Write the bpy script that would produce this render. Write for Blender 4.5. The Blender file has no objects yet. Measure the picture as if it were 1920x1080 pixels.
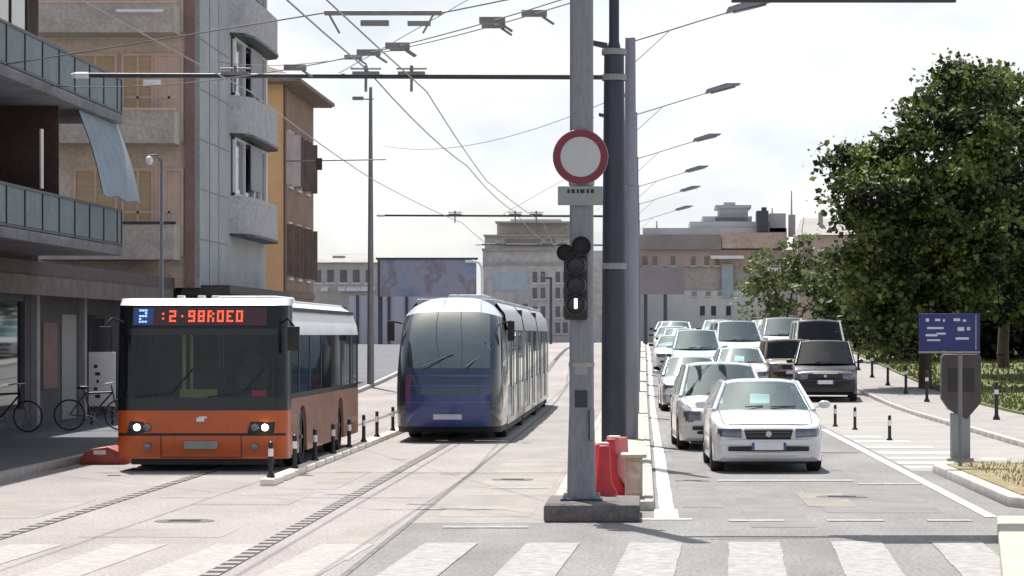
import bpy, bmesh, math, random
from mathutils import Vector, Matrix, noise as mnoise
R = math.radians
C = bpy.context.scene.collection
scene = bpy.context.scene
rng = random.Random(7)
CAMH, F, VX, HY = 2.12, 5200.0, 1205.0, 628.0

def at(px, py, Y):
    """point at depth Y seen at photo pixel px, py"""
    return Vector(((px - VX) * Y / F, Y, CAMH - (py - HY) * Y / F))
def gy(py):
    return CAMH * F / (py - HY)
def wx(px, Y):
    return (px - VX) * Y / F
def wz(py, Y):
    return CAMH - (py - HY) * Y / F

# ------------------------------------------------------------------ materials
def mat(name, col, rough=0.7, metal=0.0, var=0.12, scale=3.0, bump=0.0, bscale=40.0, coat=0.0, spec=0.5, fine=None, stretch=None):
    m = bpy.data.materials.new(name); m.use_nodes = True
    nt = m.node_tree; n = nt.nodes; l = nt.links
    b = n['Principled BSDF']
    b.inputs['Roughness'].default_value = rough
    b.inputs['Metallic'].default_value = metal
    b.inputs['Coat Weight'].default_value = coat
    b.inputs['Coat Roughness'].default_value = 0.06
    b.inputs['Specular IOR Level'].default_value = spec
    tc = n.new('ShaderNodeTexCoord')
    src = tc.outputs['Object']
    if stretch:
        mp = n.new('ShaderNodeMapping'); mp.inputs['Scale'].default_value = stretch
        l.new(src, mp.inputs['Vector']); src = mp.outputs['Vector']
    nz = n.new('ShaderNodeTexNoise'); nz.inputs['Scale'].default_value = scale
    nz.inputs['Detail'].default_value = 6; nz.inputs['Roughness'].default_value = 0.62
    l.new(src, nz.inputs['Vector'])
    rp = n.new('ShaderNodeValToRGB')
    rp.color_ramp.elements[0].position = 0.3; rp.color_ramp.elements[1].position = 0.7
    lo = [max(0, c * (1 - var)) for c in col]; hi = [min(1, c * (1 + var)) for c in col]
    rp.color_ramp.elements[0].color = (*lo, 1); rp.color_ramp.elements[1].color = (*hi, 1)
    l.new(nz.outputs['Fac'], rp.inputs['Fac'])
    out = rp.outputs['Color']
    if fine:
        n2 = n.new('ShaderNodeTexNoise'); n2.inputs['Scale'].default_value = fine[0]; n2.inputs['Detail'].default_value = 3
        l.new(src, n2.inputs['Vector'])
        mx = n.new('ShaderNodeMix'); mx.data_type = 'RGBA'; mx.blend_type = 'OVERLAY'
        mx.inputs['Factor'].default_value = fine[1]
        l.new(out, mx.inputs['A']); l.new(n2.outputs['Fac'], mx.inputs['B']); out = mx.outputs['Result']
    l.new(out, b.inputs['Base Color'])
    if bump:
        n3 = n.new('ShaderNodeTexNoise'); n3.inputs['Scale'].default_value = bscale; n3.inputs['Detail'].default_value = 4
        l.new(src, n3.inputs['Vector'])
        bp = n.new('ShaderNodeBump'); bp.inputs['Strength'].default_value = bump; bp.inputs['Distance'].default_value = 0.02
        l.new(n3.outputs['Fac'], bp.inputs['Height']); l.new(bp.outputs['Normal'], b.inputs['Normal'])
    return m

def glass(name, tint, refl=1.5, see=0.6, gloss=(0.85, 0.93, 0.95)):
    m = bpy.data.materials.new(name); m.use_nodes = True
    nt = m.node_tree; n = nt.nodes; l = nt.links
    n.remove(n['Principled BSDF'])
    tr = n.new('ShaderNodeBsdfTransparent'); tr.inputs['Color'].default_value = (*tint, 1)
    df = n.new('ShaderNodeBsdfDiffuse'); df.inputs['Color'].default_value = (tint[0] * .12, tint[1] * .12, tint[2] * .12, 1)
    gl = n.new('ShaderNodeBsdfGlossy'); gl.inputs['Roughness'].default_value = 0.03; gl.inputs['Color'].default_value = (*gloss, 1)
    fr = n.new('ShaderNodeFresnel'); fr.inputs['IOR'].default_value = refl
    m1 = n.new('ShaderNodeMixShader'); m1.inputs['Fac'].default_value = see
    l.new(df.outputs[0], m1.inputs[1]); l.new(tr.outputs[0], m1.inputs[2])
    m2 = n.new('ShaderNodeMixShader')
    l.new(fr.outputs[0], m2.inputs['Fac']); l.new(m1.outputs[0], m2.inputs[1]); l.new(gl.outputs[0], m2.inputs[2])
    l.new(m2.outputs[0], n['Material Output'].inputs['Surface'])
    return m

def emit(name, col, s):
    m = bpy.data.materials.new(name); m.use_nodes = True
    b = m.node_tree.nodes['Principled BSDF']
    b.inputs['Base Color'].default_value = (*col, 1)
    b.inputs['Emission Color'].default_value = (*col, 1); b.inputs['Emission Strength'].default_value = s
    return m

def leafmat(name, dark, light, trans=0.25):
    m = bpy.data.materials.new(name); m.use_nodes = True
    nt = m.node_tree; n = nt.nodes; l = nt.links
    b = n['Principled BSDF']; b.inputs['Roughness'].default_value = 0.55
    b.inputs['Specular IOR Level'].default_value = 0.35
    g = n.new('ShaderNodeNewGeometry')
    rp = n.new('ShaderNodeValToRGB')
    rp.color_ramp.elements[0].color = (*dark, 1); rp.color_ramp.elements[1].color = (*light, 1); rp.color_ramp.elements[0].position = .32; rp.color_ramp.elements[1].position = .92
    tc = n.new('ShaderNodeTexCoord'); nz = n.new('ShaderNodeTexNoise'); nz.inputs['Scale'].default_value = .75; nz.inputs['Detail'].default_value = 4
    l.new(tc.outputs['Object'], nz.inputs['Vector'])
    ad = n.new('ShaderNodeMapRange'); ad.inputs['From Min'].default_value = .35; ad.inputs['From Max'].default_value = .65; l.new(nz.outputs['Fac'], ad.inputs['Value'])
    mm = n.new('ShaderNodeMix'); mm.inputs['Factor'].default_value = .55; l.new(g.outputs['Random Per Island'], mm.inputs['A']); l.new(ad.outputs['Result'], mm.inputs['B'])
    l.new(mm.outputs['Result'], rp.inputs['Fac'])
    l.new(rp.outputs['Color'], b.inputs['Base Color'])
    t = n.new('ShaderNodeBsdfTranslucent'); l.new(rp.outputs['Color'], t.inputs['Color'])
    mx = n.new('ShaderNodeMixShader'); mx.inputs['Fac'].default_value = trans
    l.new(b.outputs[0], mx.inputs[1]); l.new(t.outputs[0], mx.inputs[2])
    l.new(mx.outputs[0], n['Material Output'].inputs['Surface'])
    return m

M = {}
M['asphalt'] = mat('asphalt', (0.20, 0.196, 0.192), .9, var=.22, scale=.6, bump=.4, bscale=60, fine=(18, .55), stretch=(1.5, .45, 1))
M['tram_asphalt'] = mat('tram_lane_asphalt', (0.30, 0.272, 0.266), .9, var=.16, scale=.4, bump=.4, bscale=60, fine=(20, .5), stretch=(1.6, .5, 1))
M['patch'] = mat('repair_patch', (0.19, 0.185, 0.18), .9, var=.2, scale=1.2, fine=(25, .4))
M['patch_light'] = mat('light_patch', (0.285, 0.265, 0.245), .9, var=.2, scale=1.2, fine=(25, .4))
M['side_asphalt'] = mat('side_lane_asphalt', (0.30, 0.285, 0.27), .9, var=.14, scale=.5, bump=.3, bscale=60, fine=(22, .4))
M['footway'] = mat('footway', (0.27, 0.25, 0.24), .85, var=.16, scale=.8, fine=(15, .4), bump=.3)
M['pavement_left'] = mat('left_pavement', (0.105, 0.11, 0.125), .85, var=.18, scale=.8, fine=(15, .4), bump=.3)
M['median'] = mat('median_paving', (0.46, 0.40, 0.33), .85, var=.16, scale=1.5, fine=(12, .5), bump=.3)
M['kerb'] = mat('kerb_stone', (0.38, 0.36, 0.34), .8, var=.2, scale=4, fine=(30, .4))
M['kerb_dark'] = mat('dark_concrete', (0.13, 0.115, 0.11), .85, var=.3, scale=5, fine=(30, .5), bump=.4)
M['soil'] = mat('dry_turf', (0.24, 0.20, 0.11), .95, var=.35, scale=4, fine=(40, .6), bump=.6)
M['grass'] = mat('grass_base', (0.12, 0.14, 0.045), .95, var=.3, scale=1.5, fine=(30, .6), bump=.6)
M['paint_white'] = mat('road_paint', (0.72, 0.71, 0.68), .75, var=.14, scale=2.5, fine=(18, .6))
M['paint_worn'] = mat('worn_road_paint', (0.52, 0.50, 0.475), .8, var=.28, scale=2.2, fine=(9, .8))
def worn(name, paint, under, thr):
    m = mat(name, paint, .8, var=.12, scale=3)
    nt = m.node_tree; n = nt.nodes; l = nt.links; b = n['Principled BSDF']; src = b.inputs['Base Color'].links[0].from_socket
    tc = n.new('ShaderNodeTexCoord'); nz = n.new('ShaderNodeTexNoise'); nz.inputs['Scale'].default_value = 7; nz.inputs['Detail'].default_value = 8; nz.inputs['Roughness'].default_value = .75
    l.new(tc.outputs['Object'], nz.inputs['Vector'])
    rp = n.new('ShaderNodeValToRGB'); rp.color_ramp.elements[0].position = thr - .13; rp.color_ramp.elements[1].position = thr + .13
    l.new(nz.outputs['Fac'], rp.inputs['Fac'])
    mx = n.new('ShaderNodeMix'); mx.data_type = 'RGBA'; l.new(rp.outputs['Color'], mx.inputs['Factor'])
    mx.inputs['A'].default_value = (*under, 1); l.new(src, mx.inputs['B']); l.new(mx.outputs['Result'], b.inputs['Base Color'])
    return m
M['paint_white'] = worn('road_paint', (.72, .71, .69), (.25, .245, .24), .40)
M['paint_worn'] = worn('worn_road_paint', (.37, .36, .35), (.21, .205, .20), .49)
M['groove'] = mat('rail_groove', (0.035, 0.03, 0.03), .8, var=.3, scale=6)
M['steel'] = mat('worn_steel', (0.30, 0.28, 0.27), .5, .6, var=.2, scale=8)
M['pole_grey'] = mat('galvanised_pole', (0.185, 0.192, 0.215), .5, .15, var=.14, scale=4, stretch=(1, 1, .25), fine=(25, .3))
M['pole_light'] = mat('grey_pole', (0.22, 0.23, 0.27), .55, .15, var=.12, scale=4, stretch=(1, 1, .25))
M['pole_dark'] = mat('dark_painted_pole', (0.032, 0.036, 0.055), .5, .1, var=.3, scale=3, stretch=(1, 1, .3), fine=(20, .3))
M['wire'] = mat('cable', (0.24, 0.24, 0.25), .6, var=.1)
M['insulator'] = mat('insulator', (0.20, 0.19, 0.19), .5, var=.2)
M['cap_white'] = mat('white_plastic', (0.75, 0.75, 0.74), .4, var=.06)
M['black'] = mat('black_plastic', (0.013, 0.013, 0.015), .6, var=.2, scale=6)
M['black_gloss'] = mat('black_gloss', (0.012, 0.013, 0.017), .22, var=.1, coat=.1, spec=.35)
M['rubber'] = mat('tyre_rubber', (0.022, 0.022, 0.023), .85, var=.2, scale=8)
M['rim'] = mat('wheel_rim', (0.45, 0.46, 0.48), .35, .8, var=.1)
M['rim_dark'] = mat('steel_wheel', (0.12, 0.12, 0.13), .45, .6, var=.1)
M['dark_in'] = mat('dark_interior', (0.03, 0.032, 0.035), .8, var=.3, scale=5)
M['seat_cloth'] = mat('seat_cloth', (0.07, 0.075, 0.085), .9, var=.2, scale=12)
M['orange'] = mat('bus_orange', (0.50, 0.088, 0.012), .35, var=.1, scale=1.4, coat=.25, fine=(9, .18))
M['orange_dirty'] = mat('bus_orange_side', (0.33, 0.145, 0.085), .4, var=.22, scale=1.4, coat=.25, fine=(7, .35), stretch=(1, .6, 1))
M['bus_roof'] = mat('bus_roof_paint', (0.70, 0.71, 0.72), .4, var=.1, scale=1.5)
M['bus_glass'] = glass('bus_windscreen_glass', (0.55, 0.64, 0.70), 1.36, .85)
M['bus_side_glass'] = glass('bus_side_glass', (0.30, 0.33, 0.36), 1.5, .6)
M['blue'] = mat('tram_blue', (0.024, 0.05, 0.19), .25, var=.12, scale=1.5, coat=.5)
M['blue_light'] = mat('tram_blue_trim', (0.055, 0.085, 0.24), .3, var=.12, scale=1.5, coat=.5)
M['tram_dark'] = mat('tram_pillar', (0.025, 0.035, 0.045), .2, var=.1, coat=.5)
M['tram_white'] = mat('tram_white', (0.50, 0.545, 0.585), .3, var=.05, coat=.4)
M['tram_side'] = mat('tram_side_panel', (0.38, 0.38, 0.375), .3, var=.1, scale=1.2, coat=.5)
M['tram_glass'] = glass('tram_windscreen_glass', (0.58, 0.68, 0.65), 2.9, .62, (0.88, 0.96, 0.93))
M['tram_side_glass'] = glass('tram_side_glass', (0.25, 0.28, 0.30), 1.9, .5)
M['car_white'] = mat('white_car_paint', (0.64, 0.64, 0.65), .25, var=.02, coat=.8)
M['car_silver'] = mat('silver_car_paint', (0.42, 0.43, 0.45), .28, .55, var=.03, coat=.8)
M['car_cream'] = mat('off_white_car_paint', (0.60, 0.59, 0.56), .28, var=.03, coat=.7)
M['car_ice'] = mat('ice_blue_car_paint', (0.46, 0.58, 0.63), .28, var=.03, coat=.8)
M['car_black'] = mat('black_car_paint', (0.007, 0.007, 0.017), .32, var=.1, coat=.25, spec=.4)
M['car_tan'] = mat('tan_car_paint', (0.22, 0.165, 0.12), .35, var=.1, coat=.5)
M['car_glass'] = glass('car_glass', (0.62, 0.80, 0.82), 2.35, .8, (.78, .96, .98))
M['car_glass_dark'] = glass('tinted_car_glass', (0.10, 0.12, 0.16), 1.4, .85)
M['lamp_glass'] = mat('headlamp_glass', (0.10, 0.115, 0.15), .12, .2, var=.3, scale=9, coat=1)
M['plate'] = mat('number_plate', (0.70, 0.71, 0.72), .5, var=.05)
M['plate_blue'] = mat('plate_blue', (0.03, 0.06, 0.28), .5, var=.05)
M['lit_lamp'] = emit('lit_headlamp', (1.0, 0.90, 0.68), 9.0)
M['led'] = emit('led_orange', (1.0, 0.13, 0.05), .75)
M['led_blue'] = emit('led_blue', (0.02, 0.06, 0.2), .25)
M['led_pale'] = emit('led_pale', (0.45, 0.65, 1.0), .6)
M['led_off'] = mat('led_matrix', (0.05, 0.006, 0.008), .3, var=.3, scale=20, coat=.5)
M['signal_on'] = emit('signal_white_bar', (1, 1, .95), 3.0)
M['yellow'] = mat('yellow_handrail', (0.62, 0.60, 0.16), .4, var=.08)
M['sign_red'] = mat('sign_red', (0.16, 0.012, 0.026), .4, var=.1)
M['sign_white'] = mat('sign_face', (0.42, 0.43, 0.42), .45, var=.06)
M['sign_back'] = mat('sign_back', (0.25, 0.26, 0.26), .5, .4, var=.1)
M['sign_grey'] = mat('grey_plate', (0.24, 0.255, 0.25), .5, var=.1, scale=9)
M['sign_blue'] = mat('sign_blue', (0.016, 0.023, 0.145), .4, var=.08)
M['sign_mark'] = mat('sign_lettering', (0.55, 0.57, 0.66), .5, var=.1)
M['overhead_sign'] = mat('overhead_sign_back', (0.035, 0.037, 0.04), .6, var=.2)
M['red_plastic'] = mat('red_plastic', (0.47, 0.025, 0.035), .45, var=.16, scale=3, fine=(12, .3))
M['red_white'] = mat('barrier_white', (0.75, 0.68, 0.66), .5, var=.1)
M['cab_pale'] = mat('pale_cabinet', (0.42, 0.405, 0.33), .6, var=.16, scale=3)
M['cab_brown'] = mat('brown_cabinet', (0.055, 0.042, 0.045), .5, var=.25, scale=4)
M['bollard'] = mat('bollard_iron', (0.03, 0.028, 0.028), .5, .3, var=.2)
M['bollard_base'] = mat('separator_kerb', (0.78, 0.72, 0.60), .8, var=.12, scale=6)
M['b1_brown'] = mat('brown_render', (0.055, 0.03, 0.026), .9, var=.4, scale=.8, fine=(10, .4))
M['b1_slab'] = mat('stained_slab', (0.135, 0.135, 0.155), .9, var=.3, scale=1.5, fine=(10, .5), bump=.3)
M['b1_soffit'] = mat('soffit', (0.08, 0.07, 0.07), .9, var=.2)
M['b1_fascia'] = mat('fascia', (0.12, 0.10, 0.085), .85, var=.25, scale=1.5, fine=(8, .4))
M['b1_panel'] = mat('railing_panel', (0.095, 0.13, 0.15), .5, var=.25, scale=.9, fine=(9, .4), spec=.3)
M['b1_frame'] = mat('railing_frame', (0.035, 0.045, 0.06), .5, .3, var=.2)
M['awning'] = mat('awning_canvas', (0.21, 0.26, 0.30), .9, var=.14, scale=2, fine=(20, .3))
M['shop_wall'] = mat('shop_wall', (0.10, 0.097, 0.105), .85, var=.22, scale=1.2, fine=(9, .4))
M['shop_pale'] = mat('shop_pilaster', (0.34, 0.34, 0.36), .8, var=.15)
M['shop_glass'] = glass('shop_glass', (0.22, 0.25, 0.26), 1.5, .5)
M['b2_pink'] = mat('pinkish_render', (0.54, 0.44, 0.365), .9, var=.16, scale=.9, fine=(8, .35))
M['b2_frame'] = mat('pinkish_frame', (0.56, 0.41, 0.33), .8, var=.12)
M['b2_shutter'] = mat('tan_shutter', (0.44, 0.32, 0.20), .8, var=.14, scale=3, stretch=(.2, .2, 6))
M['b2_parapet'] = mat('greyish_parapet', (0.42, 0.375, 0.33), .9, var=.16, scale=2, fine=(12, .4))
M['b2_pilaster'] = mat('dark_red_pilaster', (0.24, 0.15, 0.14), .85, var=.15)
M['b2_grey'] = mat('grey_cladding', (0.33, 0.345, 0.365), .8, var=.12, scale=.7, fine=(7, .3))
M['b2_bay'] = mat('bay_parapet', (0.38, 0.375, 0.39), .85, var=.16, scale=2, fine=(9, .35))
M['win_dark'] = mat('dark_window', (0.05, 0.055, 0.065), .12, var=.3, scale=2, coat=.5)
M['win_frame'] = mat('white_frame', (0.68, 0.69, 0.70), .6, var=.08)
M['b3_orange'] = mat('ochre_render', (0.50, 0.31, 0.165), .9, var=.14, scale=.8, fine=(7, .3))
M['b3_side'] = mat('brown_flank', (0.25, 0.165, 0.12), .9, var=.2, scale=.8, fine=(7, .3))  # darker and browner than the ochre front wall
M['b3_roof'] = mat('roof_soffit', (0.16, 0.125, 0.09), .85, var=.25, scale=2)
M['tiles'] = mat('roof_tiles', (0.34, 0.17, 0.11), .85, var=.3, scale=2.5, stretch=(3, .5, 1), fine=(9, .4))
M['b3_shutter'] = mat('pale_shutter', (0.60, 0.54, 0.54), .8, var=.12)
M['b3_darkshutter'] = mat('brown_shutter', (0.19, 0.145, 0.125), .8, var=.2)
M['far_wall'] = mat('far_beige_wall', (0.44, 0.40, 0.365), .9, var=.14, scale=.3, fine=(3, .3))
M['far_grey'] = mat('far_grey_wall', (0.45, 0.43, 0.42), .9, var=.12, scale=.3, fine=(2, .4))
M['far_white'] = mat('far_pale_wall', (0.64, 0.62, 0.61), .9, var=.08, scale=.4, fine=(3, .2))
M['far_roof'] = mat('far_grey_roof', (0.33, 0.31, 0.30), .9, var=.14, scale=.5)
M['far_tile'] = mat('far_red_band', (0.33, 0.245, 0.20), .9, var=.2, scale=.5, fine=(3, .4))  # muted and lightened, distance haze put into the colour
M['far_pink'] = mat('far_pink_wall', (0.50, 0.37, 0.36), .9, var=.14, scale=.5)
M['far_blue'] = mat('far_blue_glazing', (0.36, 0.42, 0.48), .4, var=.14, scale=1)
M['far_brown'] = mat('far_brown_loggia', (0.26, 0.225, 0.21), .9, var=.18, scale=.4)  # loggia brown lightened to carry distance haze in its colour
M['hoarding'] = mat('lavender_hoarding', (0.50, 0.49, 0.56), .8, var=.1, scale=.5)
M['bill_dark'] = mat('billboard_back', (0.24, 0.215, 0.23), .8, var=.1, scale=.7)
M['bill_post'] = mat('billboard_post', (0.055, 0.06, 0.09), .6, var=.1)
M['bark'] = mat('bark', (0.085, 0.065, 0.05), .95, var=.35, scale=4, bump=.6, bscale=14, stretch=(1, 1, .3))
M['leaf_big'] = leafmat('leaf_green', (0.010, 0.024, 0.008), (0.25, 0.30, 0.085), .32)  # wide dark-to-light range puts the crown's shaded interior into the leaf colour
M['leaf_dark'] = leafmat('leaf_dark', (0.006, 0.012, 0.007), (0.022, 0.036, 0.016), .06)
M['leaf_shade'] = leafmat('leaf_shade_green', (0.007, 0.016, 0.006), (0.17, 0.215, 0.06), .24)  # darker leaf mix, shade of the dim lower crown put into the colour
M['leaf_mid'] = leafmat('leaf_olive', (0.07, 0.10, 0.035), (0.20, 0.235, 0.09), .3)
M['bike_paint'] = mat('bicycle_paint', (0.03, 0.03, 0.035), .35, var=.1)
M['poster'] = None

def billboard_mat():
    m = bpy.data.materials.new('billboard_print'); m.use_nodes = True
    nt = m.node_tree; n = nt.nodes; l = nt.links; b = n['Principled BSDF']; b.inputs['Roughness'].default_value = .6
    tc = n.new('ShaderNodeTexCoord'); nz = n.new('ShaderNodeTexNoise'); nz.inputs['Scale'].default_value = .55; nz.inputs['Detail'].default_value = 3
    mp = n.new('ShaderNodeMapping'); mp.inputs['Location'].default_value = (4.2, 0, 1.7)
    l.new(tc.outputs['Object'], mp.inputs['Vector']); l.new(mp.outputs['Vector'], nz.inputs['Vector'])
    rp = n.new('ShaderNodeValToRGB'); e = rp.color_ramp.elements
    e[0].position = .36; e[0].color = (.17, .21, .30, 1); e[1].position = .68; e[1].color = (.25, .29, .35, 1)
    for p, c in ((.44, (.23, .27, .37)), (.5, (.29, .28, .33)), (.56, (.20, .18, .23)), (.61, (.28, .27, .31))):
        x = e.new(p); x.color = (*c, 1)
    l.new(nz.outputs['Fac'], rp.inputs['Fac']); l.new(rp.outputs['Color'], b.inputs['Base Color'])
    return m
M['bill_print'] = billboard_mat()

# ------------------------------------------------------------------ mesh builder
class MB:
    def __init__(s): s.v = []; s.f = []
    def add(s, vs, fs):
        o = len(s.v); s.v += [tuple(v) for v in vs]; s.f += [tuple(i + o for i in f) for f in fs]; return s
    def box(s, x0, x1, y0, y1, z0, z1):
        return s.add([(x0, y0, z0), (x1, y0, z0), (x1, y1, z0), (x0, y1, z0), (x0, y0, z1), (x1, y0, z1), (x1, y1, z1), (x0, y1, z1)],
                     [(0, 3, 2, 1), (4, 5, 6, 7), (0, 1, 5, 4), (1, 2, 6, 5), (2, 3, 7, 6), (3, 0, 4, 7)])
    def quad(s, a, b, c, d): return s.add([a, b, c, d], [(0, 1, 2, 3)])
    def prism(s, poly, vec):
        n = len(poly); vec = Vector(vec)
        vs = [Vector(p) for p in poly] + [Vector(p) + vec for p in poly]
        return s.add(vs, [tuple(range(n))[::-1], tuple(range(n, 2 * n))] + [(i, (i + 1) % n, n + (i + 1) % n, n + i) for i in range(n)])
    def cyl(s, p0, p1, r0, r1=None, n=12, caps=True):
        p0 = Vector(p0); p1 = Vector(p1); r1 = r0 if r1 is None else r1
        d = (p1 - p0).normalized(); a = d.orthogonal().normalized(); b = d.cross(a)
        vs = []
        for p, r in ((p0, r0), (p1, r1)):
            for i in range(n):
                t = 2 * math.pi * i / n; vs.append(p + (a * math.cos(t) + b * math.sin(t)) * r)
        fs = [(i, (i + 1) % n, n + (i + 1) % n, n + i) for i in range(n)]
        if caps: fs += [tuple(range(n))[::-1], tuple(range(n, 2 * n))]
        return s.add(vs, fs)
    def tube(s, pts, r, n=8):
        for a, b in zip(pts, pts[1:]):
            if (Vector(a) - Vector(b)).length > 1e-5: s.cyl(a, b, r, r, n)
        return s
    def lathe(s, prof, c, axis, n=20):
        """prof: list of (radius, offset along axis)"""
        c = Vector(c); d = Vector(axis).normalized(); a = d.orthogonal().normalized(); b = d.cross(a)
        vs = []; k = len(prof)
        for i in range(n):
            t = 2 * math.pi * i / n; e = a * math.cos(t) + b * math.sin(t)
            for r, o in prof: vs.append(c + d * o + e * r)
        fs = []
        for i in range(n):
            j = (i + 1) % n
            for q in range(k - 1): fs.append((i * k + q, j * k + q, j * k + q + 1, i * k + q + 1))
        return s.add(vs, fs)
    def loft(s, rings, closed=True, cap=True):
        n = len(rings[0]); vs = [p for r in rings for p in r]; fs = []
        for i in range(len(rings) - 1):
            for j in range(n if closed else n - 1):
                k = (j + 1) % n; fs.append((i * n + j, i * n + k, (i + 1) * n + k, (i + 1) * n + j))
        if cap and closed: fs += [tuple(range(n))[::-1], tuple(range((len(rings) - 1) * n, len(rings) * n))]
        return s.add(vs, fs)
    def ball(s, c, rx, ry, rz, n=12, m=8):
        c = Vector(c); rings = []
        for i in range(1, m):
            t = math.pi * i / m
            rings.append([c + Vector((rx * math.sin(t) * math.cos(2 * math.pi * j / n), ry * math.sin(t) * math.sin(2 * math.pi * j / n), -rz * math.cos(t))) for j in range(n)])
        return s.loft(rings)

def chain_offset(p):
    o = Vector((0, 0, 0))
    while p is not None: o += p.location; p = p.parent
    return o

def mesh(name, mb, m, parent=None, smooth=None, bevel=0, world=False, seg=2):
    me = bpy.data.meshes.new(name)
    off = chain_offset(parent) if world else Vector((0, 0, 0))
    me.from_pydata([Vector(v) - off for v in mb.v], [], mb.f); me.update()
    bm = bmesh.new(); bm.from_mesh(me)
    if bevel:
        ed = [e for e in bm.edges if len(e.link_faces) == 2 and e.calc_face_angle(0) > R(35)]
        bmesh.ops.bevel(bm, geom=ed, offset=bevel, segments=seg, profile=.5, affect='EDGES', clamp_overlap=True)
    bmesh.ops.recalc_face_normals(bm, faces=bm.faces)
    bm.to_mesh(me); bm.free()
    if smooth or bevel:
        me.shade_smooth(); me.set_sharp_from_angle(angle=R(smooth or 32))
    me.materials.append(m if not isinstance(m, str) else M[m])
    o = bpy.data.objects.new(name, me); C.objects.link(o)
    if parent is not None: o.parent = parent
    return o

def tag(o, label=None, cat=None, group=None, kind=None):
    if label: o['label'] = label
    if cat: o['category'] = cat
    if group: o['group'] = group
    if kind: o['kind'] = kind
    return o
def thing(name, label, cat, loc=(0, 0, 0), rz=0, group=None):
    o = bpy.data.objects.new(name, None); C.objects.link(o); o.empty_display_size = .3
    o.location = loc; o.rotation_euler = (0, 0, rz)
    return tag(o, label, cat, group)
def struct(name, mb, m, **k):
    o = mesh(name, mb, m, **k); o['kind'] = 'structure'; return o
def solo(name, mb, m, label, cat, group=None, loc=None, **k):
    """a thing that is one mesh, origin at its base"""
    if loc is not None:
        l = Vector(loc); mb.v = [tuple(Vector(v) - l) for v in mb.v]
    o = mesh(name, mb, m, **k)
    if loc is not None: o.location = loc
    return tag(o, label, cat, group)
def copy_tree(o, parent=None):
    c = o.copy(); C.objects.link(c); c.parent = parent
    for ch in list(o.children): copy_tree(ch, c)
    return c
ORD = ['nearest', 'second', 'third', 'fourth', 'fifth', 'sixth', 'seventh', 'eighth', 'ninth', 'tenth', 'eleventh', 'twelfth', 'thirteenth', 'fourteenth', 'fifteenth', 'sixteenth']

# ------------------------------------------------------------------ ground, roads, markings
def sheet(x0, x1, y0, y1, z, nx=1, ny=1):
    b = MB()
    for i in range(nx):
        for j in range(ny):
            xa = x0 + (x1 - x0) * i / nx; xb = x0 + (x1 - x0) * (i + 1) / nx
            ya = y0 + (y1 - y0) * j / ny; yb = y0 + (y1 - y0) * (j + 1) / ny
            b.quad((xa, ya, z), (xb, ya, z), (xb, yb, z), (xa, yb, z))
    return b
struct('ground', sheet(-900, 900, -60, 3000, 0), 'asphalt')
struct('tram_lane', sheet(-9.25, -2.62, 10, 240, .004), 'tram_asphalt')
b = MB()
for p in ((-8.6, 32, 1.6, 3.5), (-5.9, 29, 1.5, 1.2), (-5.6, 34.5, 1.2, 2.6), (-3.2, 26, .45, 4), (-7.4, 26, .5, 2.0), (-4.7, 38, .5, 5)):
    b.box(p[0], p[0] + p[2], p[1], p[1] + p[3], .004, .0075)
struct('tram_lane_patches', b, mat('grey_repair_patch', (0.275, 0.255, 0.235), .9, var=.16, scale=1.2, fine=(25, .4)))
struct('median_side_strip', sheet(-2.60, -1.1, 31.2, 235, .0015), mat('warm_strip_paving', (0.275, 0.255, 0.243), .9, var=.16, scale=.6, bump=.3, bscale=60, fine=(22, .45), stretch=(1.6, .5, 1)))
b = MB()
b.box(-2.4, -1.3, 32.3, 35, .001, .004); b.box(-2.3, -1.25, 36.5, 47, .001, .004)
struct('pale_road_patch', b, 'patch_light')
b = MB(); b.box(-2.66, -2.60, 14, 120, .004, .0065)
struct('road_seam', b, mat('bitumen_seam', (.15, .145, .14), .9, var=.3, scale=3))
b = MB()
b.box(1.2, 1.9, 30.5, 36, .001, .0032); b.box(2.2, 3.6, 33, 38.5, .001, .0034); b.box(.5, 1.0, 34, 60, .001, .003)
struct('road_repair_patches', b, 'patch')
b = MB(); b.box(2.05, 2.65, 34.2, 37.3, .001, .0045)
struct('sandy_road_patch', b, mat('sandy_patch', (0.235, 0.22, 0.19), .9, var=.2, scale=2, fine=(20, .4)))
struct('side_lane', sheet(4.2, 7.3, 43.2, 230, .002), 'side_asphalt')
# guide rails of the rubber tyred tram
for x in (-6.7, -3.8):
    b = MB(); b.box(x - .085, x + .085, 8, 230, .004, .009)
    struct('rail_groove', b, 'groove')
    b = MB(); yy = 8.0
    while yy < 120:
        b.box(x - .075, x + .075, yy, yy + .16, .009, .0125); yy += .42
    struct('rail_plate', b, 'steel')
# left pavement
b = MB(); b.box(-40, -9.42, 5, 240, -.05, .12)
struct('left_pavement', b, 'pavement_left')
b = MB()
yy = 5
while yy < 200:
    b.box(-9.42, -9.26, yy, yy + 1.19, -.05, .125); yy += 1.2
struct('left_kerb', b, 'kerb', bevel=.01)
# median
b = MB(); b.box(-.98, .02, 33.6, 230, -.05, .10)
struct('median_strip', b, 'median')
b = MB(); yy = 33.4
b.box(-1.06, .12, 33.4, 33.6, -.05, .115)
while yy < 160:
    b.box(.02, .14, yy + .21, yy + 1.39, -.05, .115); b.box(-1.1, -.98, yy + .21, yy + 1.39, -.05, .115); yy += 1.2
struct('median_kerb', b, 'kerb', bevel=.01)
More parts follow.
